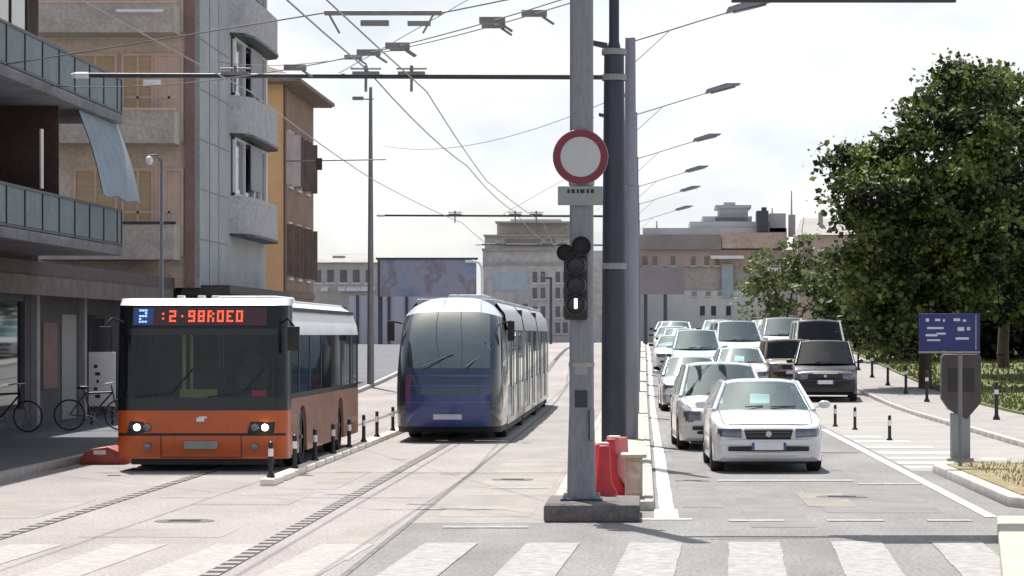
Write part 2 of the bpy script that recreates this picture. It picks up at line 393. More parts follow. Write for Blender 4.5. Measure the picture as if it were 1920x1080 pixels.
# right footway, lawn
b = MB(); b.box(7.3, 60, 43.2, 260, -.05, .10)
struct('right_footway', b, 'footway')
b = MB(); yy = 43.2
while yy < 160:
    b.box(7.14, 7.29, yy, yy + 1.19, -.05, .105); yy += 1.2
struct('right_kerb', b, 'kerb', bevel=.01)
b = MB(); b.box(9.6, 70, 70, 260, -.02, .16)
struct('lawn', b, 'grass')
b = MB()
for i in range(9000):
    x = 9.7 + 14 * rng.random() ** 1.4; y = 70 + 70 * rng.random()
    h = .05 + .12 * rng.random(); a = rng.random() * 6.28; w = .03 + .04 * rng.random()
    dx, dy = math.cos(a) * w, math.sin(a) * w; lx, ly = rng.uniform(-.05, .05), rng.uniform(-.05, .05)
    b.add([(x - dx, y - dy, .155), (x + dx, y + dy, .155), (x + lx, y + ly, .16 + h)], [(0, 1, 2)])
tag(mesh('grass', b, leafmat('grass_blades', (.085, .105, .03), (.20, .21, .07), .2)), 'short sunlit grass of the lawn beyond the right bollards', 'grass', kind='stuff')
# traffic island on the right
isl = [(4.46, 42.7), (4.62, 43.05), (5.0, 43.2), (9.2, 43.0), (9.2, 34.2), (6.2, 32.3), (5.0, 32.9), (4.5, 34.2)]
def inset(poly, d):
    c = Vector((sum(p[0] for p in poly) / len(poly), sum(p[1] for p in poly) / len(poly)))
    return [(p[0] + (c.x - p[0]) / abs(c.x - p[0] or 1) * d * min(1, abs(c.x - p[0])), p[1] + (c.y - p[1]) / abs(c.y - p[1] or 1) * d * min(1, abs(c.y - p[1]))) for p in poly]
b = MB(); b.prism([(x, y, -.05) for x, y in isl], (0, 0, .18))
struct('traffic_island_kerb', b, 'kerb', bevel=.02)
b = MB(); b.prism([(x, y, .10) for x, y in inset(isl, .2)], (0, 0, .045))
struct('traffic_island_turf', b, 'soil')
b = MB()
for i in range(1800):
    x = rng.uniform(4.9, 8.9); y = rng.uniform(34.6, 42.8); h = .03 + .06 * rng.random(); a = rng.random() * 6.28; w = .012
    b.add([(x - math.cos(a) * w, y - math.sin(a) * w, .143), (x + math.cos(a) * w, y + math.sin(a) * w, .143), (x + rng.uniform(-.05, .05), y + rng.uniform(-.05, .05), .145 + h)], [(0, 1, 2)])
tag(mesh('dry_grass', b, leafmat('dry_blades', (.20, .16, .07), (.36, .30, .15), .2)), 'dry straw coloured grass on the small traffic island', 'grass', kind='stuff')
b = MB(); b.prism([(3.92, 30.7, -.05), (9, 30.7, -.05), (9, 20, -.05), (2.62, 20, -.05)], (0, 0, .17))
struct('corner_pavement', b, mat('pale_corner_paving', (0.42, 0.39, 0.31), .85, var=.14, scale=2, fine=(10, .4)), bevel=.02)
# painted markings
W = 'paint_white'
def marking(name, rects, m=W, z=.008, skew=0, seg=.9):
    b = MB(); x0 = None
    for (xa, xb, ya, yb) in rects:
        n = max(1, int((yb - ya) / seg)) if yb - ya > 3 else 1
        for i in range(n):
            p = ya + (yb - ya) * i / n; q = ya + (yb - ya) * (i + 1) / n
            j0 = rng.uniform(-.006, .006)
            b.quad((xa + j0 + skew * (p - ya), p, z), (xb + j0 + skew * (p - ya), p, z), (xb + j0 + skew * (q - ya), q, z), (xa + j0 + skew * (q - ya), q, z))
    return struct(name, b, m)
marking('lane_edge_line', [(.20, .38, 33.6, 52), (.22, .36, 52, 190)])
marking('lane_edge_line', [(.14, .42, 31.9, 33.6)])
marking('stop_line', [(-.06, .56, 31.75, 31.95)])
marking('lane_edge_line', [(3.98, 4.12, 32.2, 62)], seg=40)
marking('lane_edge_line', [(4.0, 4.12, 64, 190)], seg=200)
marking('stop_line', [(1.08, 3.05, 40.1, 40.55), (3.05, 3.95, 39.2, 39.55)], 'paint_worn')
marking('give_way_dashes', [(.98, 1.62, 31.45, 31.8), (2.1, 2.75, 31.5, 31.8), (3.25, 3.75, 31.5, 31.8)], 'paint_worn')
marking('give_way_dashes', [(-2.2, -1.25, 30.4, 30.7), (-2.1, -1.3, 38.2, 38.6)], 'paint_worn')
marking('tram_stop_line', [(-6.3, -2.8, 36.0, 36.22)], 'paint_worn')
marking('crossing_stripes', [(-2.21 + 1.04 * k - .27, -2.21 + 1.04 * k + .27, 20.5, 28.2) for k in range(0, 3)] + [(.87 - .26, .87 + .26, 20.5, 28.3), (1.91 - .26, 1.91 + .26, 20.5, 28.4), (2.93 - .26, 2.93 + .26, 20.5, 28.4)], 'paint_worn', skew=.035)
marking('crossing_stripes', [(-2.21 - 1.04 * k - .27, -2.21 - 1.04 * k + .27, 20.5, 28.0) for k in range(1, 5)], worn('very_worn_paint', (.42, .40, .39), (.285, .265, .258), .55), .0085, skew=.035)
for (mx_, my_, mr_) in ((.72, 40.2, .24), (2.6, 36.2, .33), (-5.2, 31.5, .33), (-1.9, 40.5, .3)):
    b = MB(); b.lathe([(.001, .0105), (mr_ * .78, .0105), (mr_ * .8, .0085), (mr_ * .88, .0085), (mr_ * .9, .0105), (mr_, .0105), (mr_ + .01, .003)], (mx_, my_, 0), (0, 0, 1), 26)
    for k in range(-2, 3): b.box(mx_ - mr_ * .55, mx_ + mr_ * .55, my_ + k * mr_ * .22 - .012, my_ + k * mr_ * .22 + .012, .0105, .0135)
    struct('manhole_cover', b, mat('cast_iron', (.10, .095, .09), .6, .5, var=.3, scale=9))
# white hatching beside the edge line
hs = []
for k, (ya, xb) in enumerate(((57.2, 4.95), (54.6, 5.3), (51.9, 5.45), (49.4, 5.75), (47.2, 5.3), (45.4, 5.15), (43.9, 4.95))):
    hs.append((4.2, xb, ya, ya + .75))
hs.append((5.75, 6.2, 47.0, 47.6))
marking('hatched_zone', hs)

# ------------------------------------------------------------------ world, sun, camera
SUNV = Vector((-.155, .48, 1.0)).normalized()
w = bpy.data.worlds.new('World'); scene.world = w; w.use_nodes = True
nt = w.node_tree; n = nt.nodes; l = nt.links; n.clear()
sky = n.new('ShaderNodeTexSky'); sky.sky_type = 'NISHITA'; sky.sun_disc = False
sky.sun_elevation = math.asin(SUNV.z); sky.sun_rotation = math.atan2(SUNV.x, SUNV.y)
sky.dust_density = 2.5; sky.air_density = 1.0
tc = n.new('ShaderNodeTexCoord'); mp = n.new('ShaderNodeMapping'); mp.inputs['Scale'].default_value = (1.0, 1.0, 2.2)
l.new(tc.outputs['Generated'], mp.inputs['Vector'])
cn = n.new('ShaderNodeTexNoise'); cn.inputs['Scale'].default_value = 9; cn.inputs['Detail'].default_value = 7; cn.inputs['Roughness'].default_value = .55
l.new(mp.outputs['Vector'], cn.inputs['Vector'])
cr = n.new('ShaderNodeValToRGB'); cr.color_ramp.elements[0].position = .30; cr.color_ramp.elements[1].position = .58
cr.color_ramp.elements[0].color = (.62, .62, .62, 1); cr.color_ramp.elements[1].color = (1, 1, 1, 1)
l.new(cn.outputs['Fac'], cr.inputs['Fac'])
sp = n.new('ShaderNodeSeparateXYZ'); l.new(tc.outputs['Generated'], sp.inputs[0])
mr = n.new('ShaderNodeMapRange'); mr.inputs['From Min'].default_value = .14; mr.inputs['From Max'].default_value = .55
mr.inputs['To Min'].default_value = 1.0; mr.inputs['To Max'].default_value = .22; l.new(sp.outputs['Z'], mr.inputs['Value'])
mu = n.new('ShaderNodeMath'); mu.operation = 'MULTIPLY'; l.new(cr.outputs['Color'], mu.inputs[0]); l.new(mr.outputs['Result'], mu.inputs[1])
cn2 = n.new('ShaderNodeTexNoise'); cn2.inputs['Scale'].default_value = 16; cn2.inputs['Detail'].default_value = 6
l.new(mp.outputs['Vector'], cn2.inputs['Vector'])
cc = n.new('ShaderNodeValToRGB'); cc.color_ramp.elements[0].position = .32; cc.color_ramp.elements[1].position = .62
CL = 7.3
cc.color_ramp.elements[0].color = (CL * .80, CL * .86, CL * .92, 1); cc.color_ramp.elements[1].color = (CL * 1.06, CL * 1.06, CL * 1.05, 1)
l.new(cn2.outputs['Fac'], cc.inputs['Fac'])
mx = n.new('ShaderNodeMix'); mx.data_type = 'RGBA'
l.new(mu.outputs[0], mx.inputs['Factor']); l.new(sky.outputs['Color'], mx.inputs['A']); l.new(cc.outputs['Color'], mx.inputs['B'])
bg = n.new('ShaderNodeBackground'); bg.inputs['Strength'].default_value = .1
l.new(mx.outputs['Result'], bg.inputs['Color'])
wo = n.new('ShaderNodeOutputWorld'); l.new(bg.outputs[0], wo.inputs['Surface'])
sl = bpy.data.lights.new('sun', 'SUN'); sl.energy = 4.6; sl.angle = R(.53); sl.color = (1, .955, .89)
so = bpy.data.objects.new('sun', sl); C.objects.link(so); so.rotation_euler = (-SUNV).to_track_quat('-Z', 'Y').to_euler(); so.location = (-10, 40, 60)
cam = bpy.data.cameras.new('camera'); cam.sensor_width = 36; cam.lens = 36 * F / 1920
cam.shift_x = (960 - VX) / 1920; cam.shift_y = (HY - 540) / 1920
cam.clip_start = .5; cam.clip_end = 6000
co = bpy.data.objects.new('camera', cam); C.objects.link(co); co.location = (0, 0, CAMH); co.rotation_euler = (R(90), 0, 0)
scene.camera = co
vs = scene.view_settings; vs.view_transform = 'Standard'; vs.look = 'None'; vs.gamma = 1; vs.exposure = .55; vs.use_curve_mapping = False
scene.cycles.max_bounces = 6; scene.cycles.transparent_max_bounces = 12
scene.cycles.use_denoising = True

# ------------------------------------------------------------------ vehicles: wheels and cars
def wheel(parent, x, y, r, wd, side, rim='rim'):
    """side = +1 outer face towards +x"""
    b = MB(); h = wd / 2
    b.lathe([(r * .66, -h), (r * .93, -h), (r, -h * .7), (r, h * .7), (r * .93, h), (r * .66, h)], (x, y, r), (side, 0, 0), 22)
    wh = mesh('wheel', b, 'rubber', parent, smooth=35)
    b = MB(); b.lathe([(r * .68, h * .8), (r * .6, h * .62), (r * .2, h * .7), (.001, h * .75)], (x, y, r), (side, 0, 0), 20)
    for k in range(5):
        a = 2 * math.pi * k / 5; d = Vector((0, math.cos(a), math.sin(a))); t = Vector((0, -math.sin(a), math.cos(a)))
        p = Vector((x + side * h * .8, y, r)); q = [p + t * .035, p - t * .035, p + d * r * .66 - t * .03, p + d * r * .66 + t * .03]
        b.prism(q, (side * .015, 0, 0))
    mesh('rim', b, rim, wh, smooth=35)
    return wh
def lerp_tab(tab, y, k):
    if y <= tab[0][0]: return tab[0][k]
    for a, c in zip(tab, tab[1:]):
        if y <= c[0]:
            t = (y - a[0]) / (c[0] - a[0]); t = t * t * (3 - 2 * t) if False else t
            return a[k] + (c[k] - a[k]) * t
    return tab[-1][k]

SEDAN = dict(L=4.35, W=1.74, H=1.43, belt=.93, cowl=.97, nose=.70, ws=1.22, r0=1.98, r1=3.05, rw=3.78, deck=1.0, R=.305, tilt=.2)
HATCH = dict(L=4.0, W=1.72, H=1.52, belt=.97, cowl=1.02, nose=.74, ws=1.02, r0=1.75, r1=3.35, rw=3.8, deck=.98, R=.31, tilt=.17)
VAN = dict(L=5.1, W=1.96, H=2.35, belt=1.28, cowl=1.22, nose=.95, ws=.72, r0=1.5, r1=4.9, rw=5.02, deck=1.25, R=.34, tilt=.14)
MPV = dict(L=4.7, W=1.95, H=1.98, belt=1.12, cowl=1.1, nose=.87, ws=.85, r0=1.7, r1=4.25, rw=4.6, deck=1.15, R=.34, tilt=.16)
OFFR = dict(L=4.1, W=1.76, H=1.9, belt=1.12, cowl=1.14, nose=.98, ws=1.3, r0=1.62, r1=3.8, rw=4.0, deck=1.1, R=.37, tilt=.1)

def car(name, label, cat, loc, rz, S, paint, grp='cars queuing in the right hand lanes', gl='car_glass', lights=False, grille='black', rim='rim', detail=True):
    t = thing(name, label, cat, loc, rz, grp)
    L, Wd, H = S['L'], S['W'] / 2, S['H']; Rr = S['R']; bl, cw, ns = S['belt'], S['cowl'], S['nose']
    lo = .17 if S['R'] < .33 else .22
    tab = [(0, Wd - .16, lo + .07, ns - .05, ns - .03), (.05, Wd - .10, lo + .02, ns, ns + .025), (.14, Wd - .055, lo, ns + .025, ns + .065), (.36, Wd - .02, lo, ns + .05, ns + .11),
           (S['ws'] * .75, Wd - .004, lo, ns + (bl - ns) * .75, ns + (cw - ns) * .85), (S['ws'], Wd, lo, bl - .015, cw), (S['ws'] + .25, Wd, lo, bl, bl + .03),
           (L * .5, Wd, lo, bl + .005, bl + .03), (S['rw'] - .1, Wd - .004, lo, bl + .01, bl + .04), (min(S['rw'] + .02, L - .2), Wd - .02, lo, S['deck'] - .04, S['deck']),
           (L - .12, Wd - .06, lo + .04, S['deck'] - .08, S['deck'] - .03), (L - .03, Wd - .1, lo + .08, S['deck'] - .14, S['deck'] - .1), (L, Wd - .16, lo + .14, S['deck'] - .25, S['deck'] - .22)]
    yf, yr = .82, L - .86
    ys = sorted(set([q[0] for q in tab] + [y + d for y in (yf, yr) for d in (-.41, -.385, -.33, -.2, 0, .2, .33, .385, .41)]))
    ys = [y for y in ys if 0 <= y <= L]
    def ring(y):
        wv, zb, zt, zc = (lerp_tab(tab, y, k) for k in (1, 2, 3, 4))
        a = zb
        for yc in (yf, yr):
            d = abs(y - yc); ar = Rr + .075
            if d < ar: a = max(a, Rr + math.sqrt(ar * ar - d * d))
        a = min(a, zt - .08)
        h = [(0, a), (wv - .10, a), (wv - .012, a + .015), (wv, a + (zt - a) * .45), (wv - .012, a + (zt - a) * .82), (wv - .05, zt), (wv - .15, zt + (zc - zt) * .4), (wv * .5, zt + (zc - zt) * .9), (0, zc)]
        return [Vector((x, y, z)) for x, z in h] + [Vector((-x, y, z)) for x, z in h[-2:0:-1]]
    b = MB(); b.loft([ring(y) for y in ys])
    body = mesh('body', b, paint, t, smooth=38)
    # dark underbody between the wheels
    b = MB(); b.box(-Wd + .24, Wd - .24, .2, L - .2, lo - .03, bl - .25)
    mesh('underbody', b, 'black', t)
    for y in (yf, yr):
        for s in (-1, 1): wheel(t, s * (Wd - .115), y, Rr, .21, s, rim)
    # cabin
    wb = Wd - .085; wr = Wd - .085 - S['tilt']; ws, r0, r1, rw = S['ws'], S['r0'], S['r1'], S['rw']
    zr = H - .075
    b = MB(); b.prism([(-wb + .03, ws + .1, bl + .035), (wb - .03, ws + .1, bl + .035), (wb - .03, rw - .12, bl + .035), (-wb + .03, rw - .12, bl + .035)], (0, 0, .015))
    mesh('cabin_trim', b, 'dark_in', t)
    if detail:
        for sx in (-.38, .38):
            b = MB(); y0 = r0 + .25
            b.box(sx - .22, sx + .22, y0, y0 + .12, bl + .05, bl + .05 + (H - bl) * .42); b.box(sx - .12, sx + .12, y0 + .02, y0 + .1, bl + (H - bl) * .5, bl + (H - bl) * .78)
            mesh('seat', b, 'seat_cloth', t, bevel=.03)
        b = MB(); b.lathe([(.185 + .016 * math.cos(q * math.pi / 3), .016 * math.sin(q * math.pi / 3)) for q in range(7)], (.38, ws + .55, bl + .1), (0, -.9, .45), 18)
        mesh('steering_wheel', b, 'black', t, smooth=60)
    def wsgrid(ya, za, wa, yb, zb_, wb_, bowa, bowb, nx=10, nz=5, off=0, crown=.045):
        rows = []
        for j in range(nz + 1):
            v = j / nz; row = []
            for i in range(nx + 1):
                u = i / nx * 2 - 1
                x = u * (wa + (wb_ - wa) * v); bow = bowa + (bowb - bowa) * v
                y = ya + (yb - ya) * v - bow * (1 - u * u); z = za + (zb_ - za) * v + crown * (1 - u * u) * (1 - v * .0) * (.4 + .6 * v)
                row.append(Vector((x, y, z)))
            rows.append(row)
        return rows
    rows = wsgrid(ws, bl + .005, wb - .03, r0, zr, wr - .025, .16, .12)
    mesh('windscreen', MB().loft(rows, closed=False), gl, t, smooth=60)
    rows = wsgrid(rw, bl + .01, wb - .04, r1, zr, wr - .03, -.1, -.08)
    mesh('rear_window', MB().loft(rows, closed=False), gl, t, smooth=60)
    # roof skin
    rows = []
    for j in range(9):
        v = j / 8; y = r0 - .03 + (r1 - r0 + .06) * v; row = []
        cz = H - .07 * (abs(v - .45) / .55) ** 2.4
        for i in range(11):
            u = i / 10 * 2 - 1
            bow = (-.12 if j == 0 else -.1 if j == 1 else 0) + (.08 if j == 8 else .06 if j == 7 else 0)
            row.append(Vector((u * (wr + .012), y + bow * (1 - u * u), min(cz, H) - .055 * u ** 4 - .012)))
        rows.append(row)
    mb = MB().loft(rows, closed=False)
    low = [[p - Vector((0, 0, .05)) for p in r] for r in rows]
    ring_t = rows[0] + [r[-1] for r in rows[1:]] + rows[-1][-2::-1] + [r[0] for r in rows[-2:0:-1]]
    ring_b = [p - Vector((0, 0, .05)) for p in ring_t]
    mb.loft([ring_t, ring_b], closed=True, cap=False); mb.loft(low, closed=False)
    mesh('roof', mb, paint, t, smooth=50)
    for s in (-1, 1):
        A0 = Vector((s * wb, ws - .02, bl)); A1 = Vector((s * wr, r0, zr)); C0 = Vector((s * wb, rw, bl)); C1 = Vector((s * wr, r1, zr))
        b = MB()
        b.cyl(A0, A1, .045, .035, 8); b.cyl(C0, C1, .07, .05, 8); b.cyl(A1, C1, .03, .03, 8)
        m0 = (A0 * .46 + C0 * .54) + Vector((s * .006, 0, 0)); m1 = (A1 * .42 + C1 * .58)
        b.cyl(m0, m1, .035, .03, 8)
        mesh('pillar', b, paint, t, smooth=60)
        b = MB(); k = .03
        def sq(p): return p - Vector((s * .012, 0, 0))
        b.quad(sq(A0), sq(C0), sq(C1), sq(A1))
        mesh('side_window', b, gl, t)
        # mirror
        mo = MB(); mo.ball((s * (Wd + .105), ws + .22, bl + .09), .10, .055, .065, 12, 8); mo.cyl((s * (Wd - .05), ws + .22, bl + .05), (s * (Wd + .06), ws + .22, bl + .07), .02, .02, 6)
        mesh('side_mirror', mo, paint if detail else 'black', t, smooth=60)
        # headlamp follows the nose
        xs = [(Wd - .04) * q for q in ((.50, .60, .70, .80, .88, .94) if S is SEDAN else (.56, .64, .72, .8, .88, .94))]
        hz = ns - .005
        rr = []
        for i, x in enumerate(xs):
            lim = x + .02; yy = 0
            for q in tab[:4]:
                if q[1] < lim: yy = q[0]
            for qa, qb in zip(tab[:4], tab[1:5]):
                if qa[1] <= lim < qb[1]: yy = qa[0] + (qb[0] - qa[0]) * (lim - qa[1]) / (qb[1] - qa[1])
            hh = .15 if S in (SEDAN, HATCH) else .22
            e = .02 * i / 5
            rr.append([Vector((s * x, yy - .022, hz - hh + e)), Vector((s * x, yy - .026, hz - hh * .4)), Vector((s * x, yy + .0, hz - .012)), Vector((s * x, yy + .12, hz - .03)), Vector((s * x, yy + .12, hz - hh + e))])
        hl = mesh('headlight', MB().loft(rr), 'lamp_glass', t, smooth=50)
        if lights:
            bb = MB(); x = (Wd - .04) * .68; bb.lathe([(.001, .03), (.05, .02), (.055, 0)], (s * x, -.02, hz - .08), (0, -1, 0), 12)
            mesh('bulb', bb, 'lit_lamp', hl)
    # front trim
    gz = ns - .02
    b = MB(); b.prism([(-.38, -.018, gz - .01), (.38, -.018, gz - .01), (.33, -.018, gz - .19), (-.33, -.018, gz - .19)], (0, .1, 0))
    gr = mesh('grille', b, grille, t, bevel=.02)
    b = MB(); b.box(-.34, .34, -.026, -.019, gz - .06, gz - .05); b.box(-.34, .34, -.026, -.019, gz - .115, gz - .105)
    mesh('grille_bar', b, 'rim_dark', gr)
    b = MB(); b.tube([(-.37, -.022, gz), (.37, -.022, gz)], .012, 6); mesh('grille_trim', b, 'rim', gr)
    b = MB(); b.lathe([(.001, .012), (.045, .008), (.05, 0)], (0, -.03, gz - .08), (0, -1, 0), 14); mesh('emblem', b, 'rim', gr, smooth=40)
    if detail and S['R'] < .33:
        b = MB()
        for s in (-1, 1):
            pts = []
            for y in (.10, .2, .36, S['ws'] * .5, S['ws'] * .75, S['ws'] - .06):
                wv, zt, zc = (lerp_tab(tab, y, k) for k in (1, 3, 4)); pts.append((s * (wv - .16), y, zt + (zc - zt) * .42 + .002))
            b.tube(pts, .006, 5)
        b.tube([(-Wd + .26, .085, ns + .045), (Wd - .26, .085, ns + .045)], .006, 5)
        mesh('bonnet_seam', b, 'rim_dark', t)
    bz = ns - .19
    b = MB()
    pl = [(-Wd + .15, .0), (-Wd + .08, .07), (-Wd + .045, .2), (-Wd + .02, .42), (Wd - .02, .42), (Wd - .045, .2), (Wd - .08, .07), (Wd - .15, .0), (.4, -.06), (0, -.075), (-.4, -.06)]
    b.prism([(x, y, bz - .09) for x, y in pl], (0, 0, .10))
    mesh('bumper', b, paint if S is not OFFR else 'black', t, bevel=.025)
    b = MB(); b.box(-Wd + .25, Wd - .25, -.035, .06, bz - .17, bz - .10); mesh('air_intake', b, 'black', t, bevel=.015)
    b = MB()
    pl2 = [(-Wd + .2, .02), (-Wd + .12, .1), (Wd - .12, .1), (Wd - .2, .02), (.3, -.035), (-.3, -.035)]
    b.prism([(x, y, bz - .25) for x, y in pl2], (0, 0, .07)); mesh('front_lip', b, paint if S is SEDAN else 'black', t, bevel=.02)
    b = MB(); b.box(-.26, .26, -.10, -.085, bz - .15, bz - .035); p = mesh('number_plate', b, 'plate', t)
    b = MB(); b.box(-.258, -.222, -.104, -.1, bz - .148, bz - .037); b.box(.222, .258, -.104, -.1, bz - .148, bz - .037)
    mesh('plate_band', b, 'plate_blue', p)
    b = MB(); b.tube([(-.3, ws - .13, bl + .06), (-.02, ws - .09, bl + .075)], .009, 5); b.tube([(.1, ws - .13, bl + .06), (.5, ws - .03, bl + .07)], .009, 5)
    mesh('wiper', b, 'black', t)
    return t

def T(y):
    """the street climbs gently beyond the tram"""
    t = max(0, min(1, (y - 72) / 78)); return 1.5 * t * t * (3 - 2 * t)
def qcar(name, label, cat, x, y, rz, S, paint, **k): return car(name, label, cat, (x, y, T(y + 1.5)), R(rz), S, paint, **k)
qcar('sedan', 'white saloon car at the head of the queue, stopped at the white line', 'car', 1.93, 42.5, 1, SEDAN, 'car_white')
qcar('hatchback', 'white hatchback stopped directly behind the first saloon', 'car', 1.52, 50.7, 2, dict(HATCH, H=1.62), 'car_cream')
qcar('hatchback', 'silver grey car third in the left file, before the ice blue people carrier', 'car', 1.36, 76, 1, HATCH, 'car_silver', rim='rim_dark')
qcar('hatchback', 'white car just right of the silver grey car, before the white people carrier', 'car', 3.25, 89, 2, HATCH, 'car_white')
qcar('people_carrier', 'ice blue people carrier standing behind the silver grey car', 'car', 1.98, 100, 0, dict(MPV, H=1.86, W=1.84), 'car_ice')
qcar('offroader', 'boxy tan off-roader with black trim, left of the black people carrier', 'car', 4.85, 89.5, 2, dict(OFFR, H=1.78), 'car_tan', gl='car_glass_dark')
qcar('people_carrier', 'black people carrier in the right hand lane', 'car', 5.5, 83.5, -3, dict(MPV, H=1.86), 'car_black', gl='car_glass_dark')
qcar('van', 'white van rising right behind the black people carrier', 'van', 6.2, 96, 0, dict(VAN, H=2.3, W=1.9), 'car_cream', gl='car_glass_dark')
qcar('people_carrier', 'white people carrier behind the white car of the middle file', 'car', 3.95, 110, 5, dict(MPV, H=1.95), 'car_white')
qcar('people_carrier', 'off white people carrier visible left of the white van, over the tan off-roader', 'car', 6.1, 118, 0, dict(MPV, H=1.9), 'car_cream')
FAR = [('sedan', 1.3, 108, SEDAN, 'car_white', 'white saloon behind the ice blue people carrier, close to the median'), ('hatchback', 1.6, 115, HATCH, 'car_silver', 'silver hatchback two places behind the ice blue people carrier'),
       ('sedan', 1.35, 122, SEDAN, 'car_cream', 'cream saloon far back in the left file'), ('hatchback', 1.55, 129, HATCH, 'car_white', 'white hatchback far back in the left file, before the last grey saloon'), ('sedan', 1.4, 136.5, SEDAN, 'car_silver', 'last grey saloon at the far end of the left file'),
       ('hatchback', 3.7, 118.5, HATCH, 'car_ice', 'pale blue hatchback behind the white people carrier of the middle file'), ('sedan', 3.8, 126, SEDAN, 'car_white', 'white saloon far back in the middle file'), ('hatchback', 3.7, 134, HATCH, 'car_cream', 'cream hatchback at the far end of the middle file'),
       ('sedan', 6.0, 127, SEDAN, 'car_silver', 'grey saloon far back in the right file'), ('hatchback', 6.1, 135, HATCH, 'car_white', 'white hatchback at the far end of the right file')]
for nm, x, y, S_, p_, lab in FAR: qcar(nm, lab, 'car', x, y, 0, S_, p_, detail=False)

# ------------------------------------------------------------------ the orange bus
def grid_front(xc, hw, off, zs, rad, depth, nu=18, sidelen=.0):
    """rows of points round the front of a vehicle: off(z) pushes the face back, rad is the corner size"""
    rows = []
    for z in zs:
        row = []; o = off(z)
        # superellipse plan
        for i in range(nu + 1):
            a = math.pi * (i / nu); c, s = math.cos(a), math.sin(a)
            x = -hw * math.copysign(abs(c) ** rad, c); y = o + depth * (1 - abs(s) ** rad)
            row.append(Vector((xc + x, y, z)))
        rows.append(row)
    return rows
def sub(rows, z0, z1, u0, u1, zs):
    i0 = min(range(len(zs)), key=lambda i: abs(zs[i] - z0)); i1 = min(range(len(zs)), key=lambda i: abs(zs[i] - z1))
    return [[Vector(p) for p in r[u0:u1 + 1]] for r in rows[i0:i1 + 1]]
def push(rows, d): return [[p + Vector((0, -d, 0)) for p in r] for r in rows]

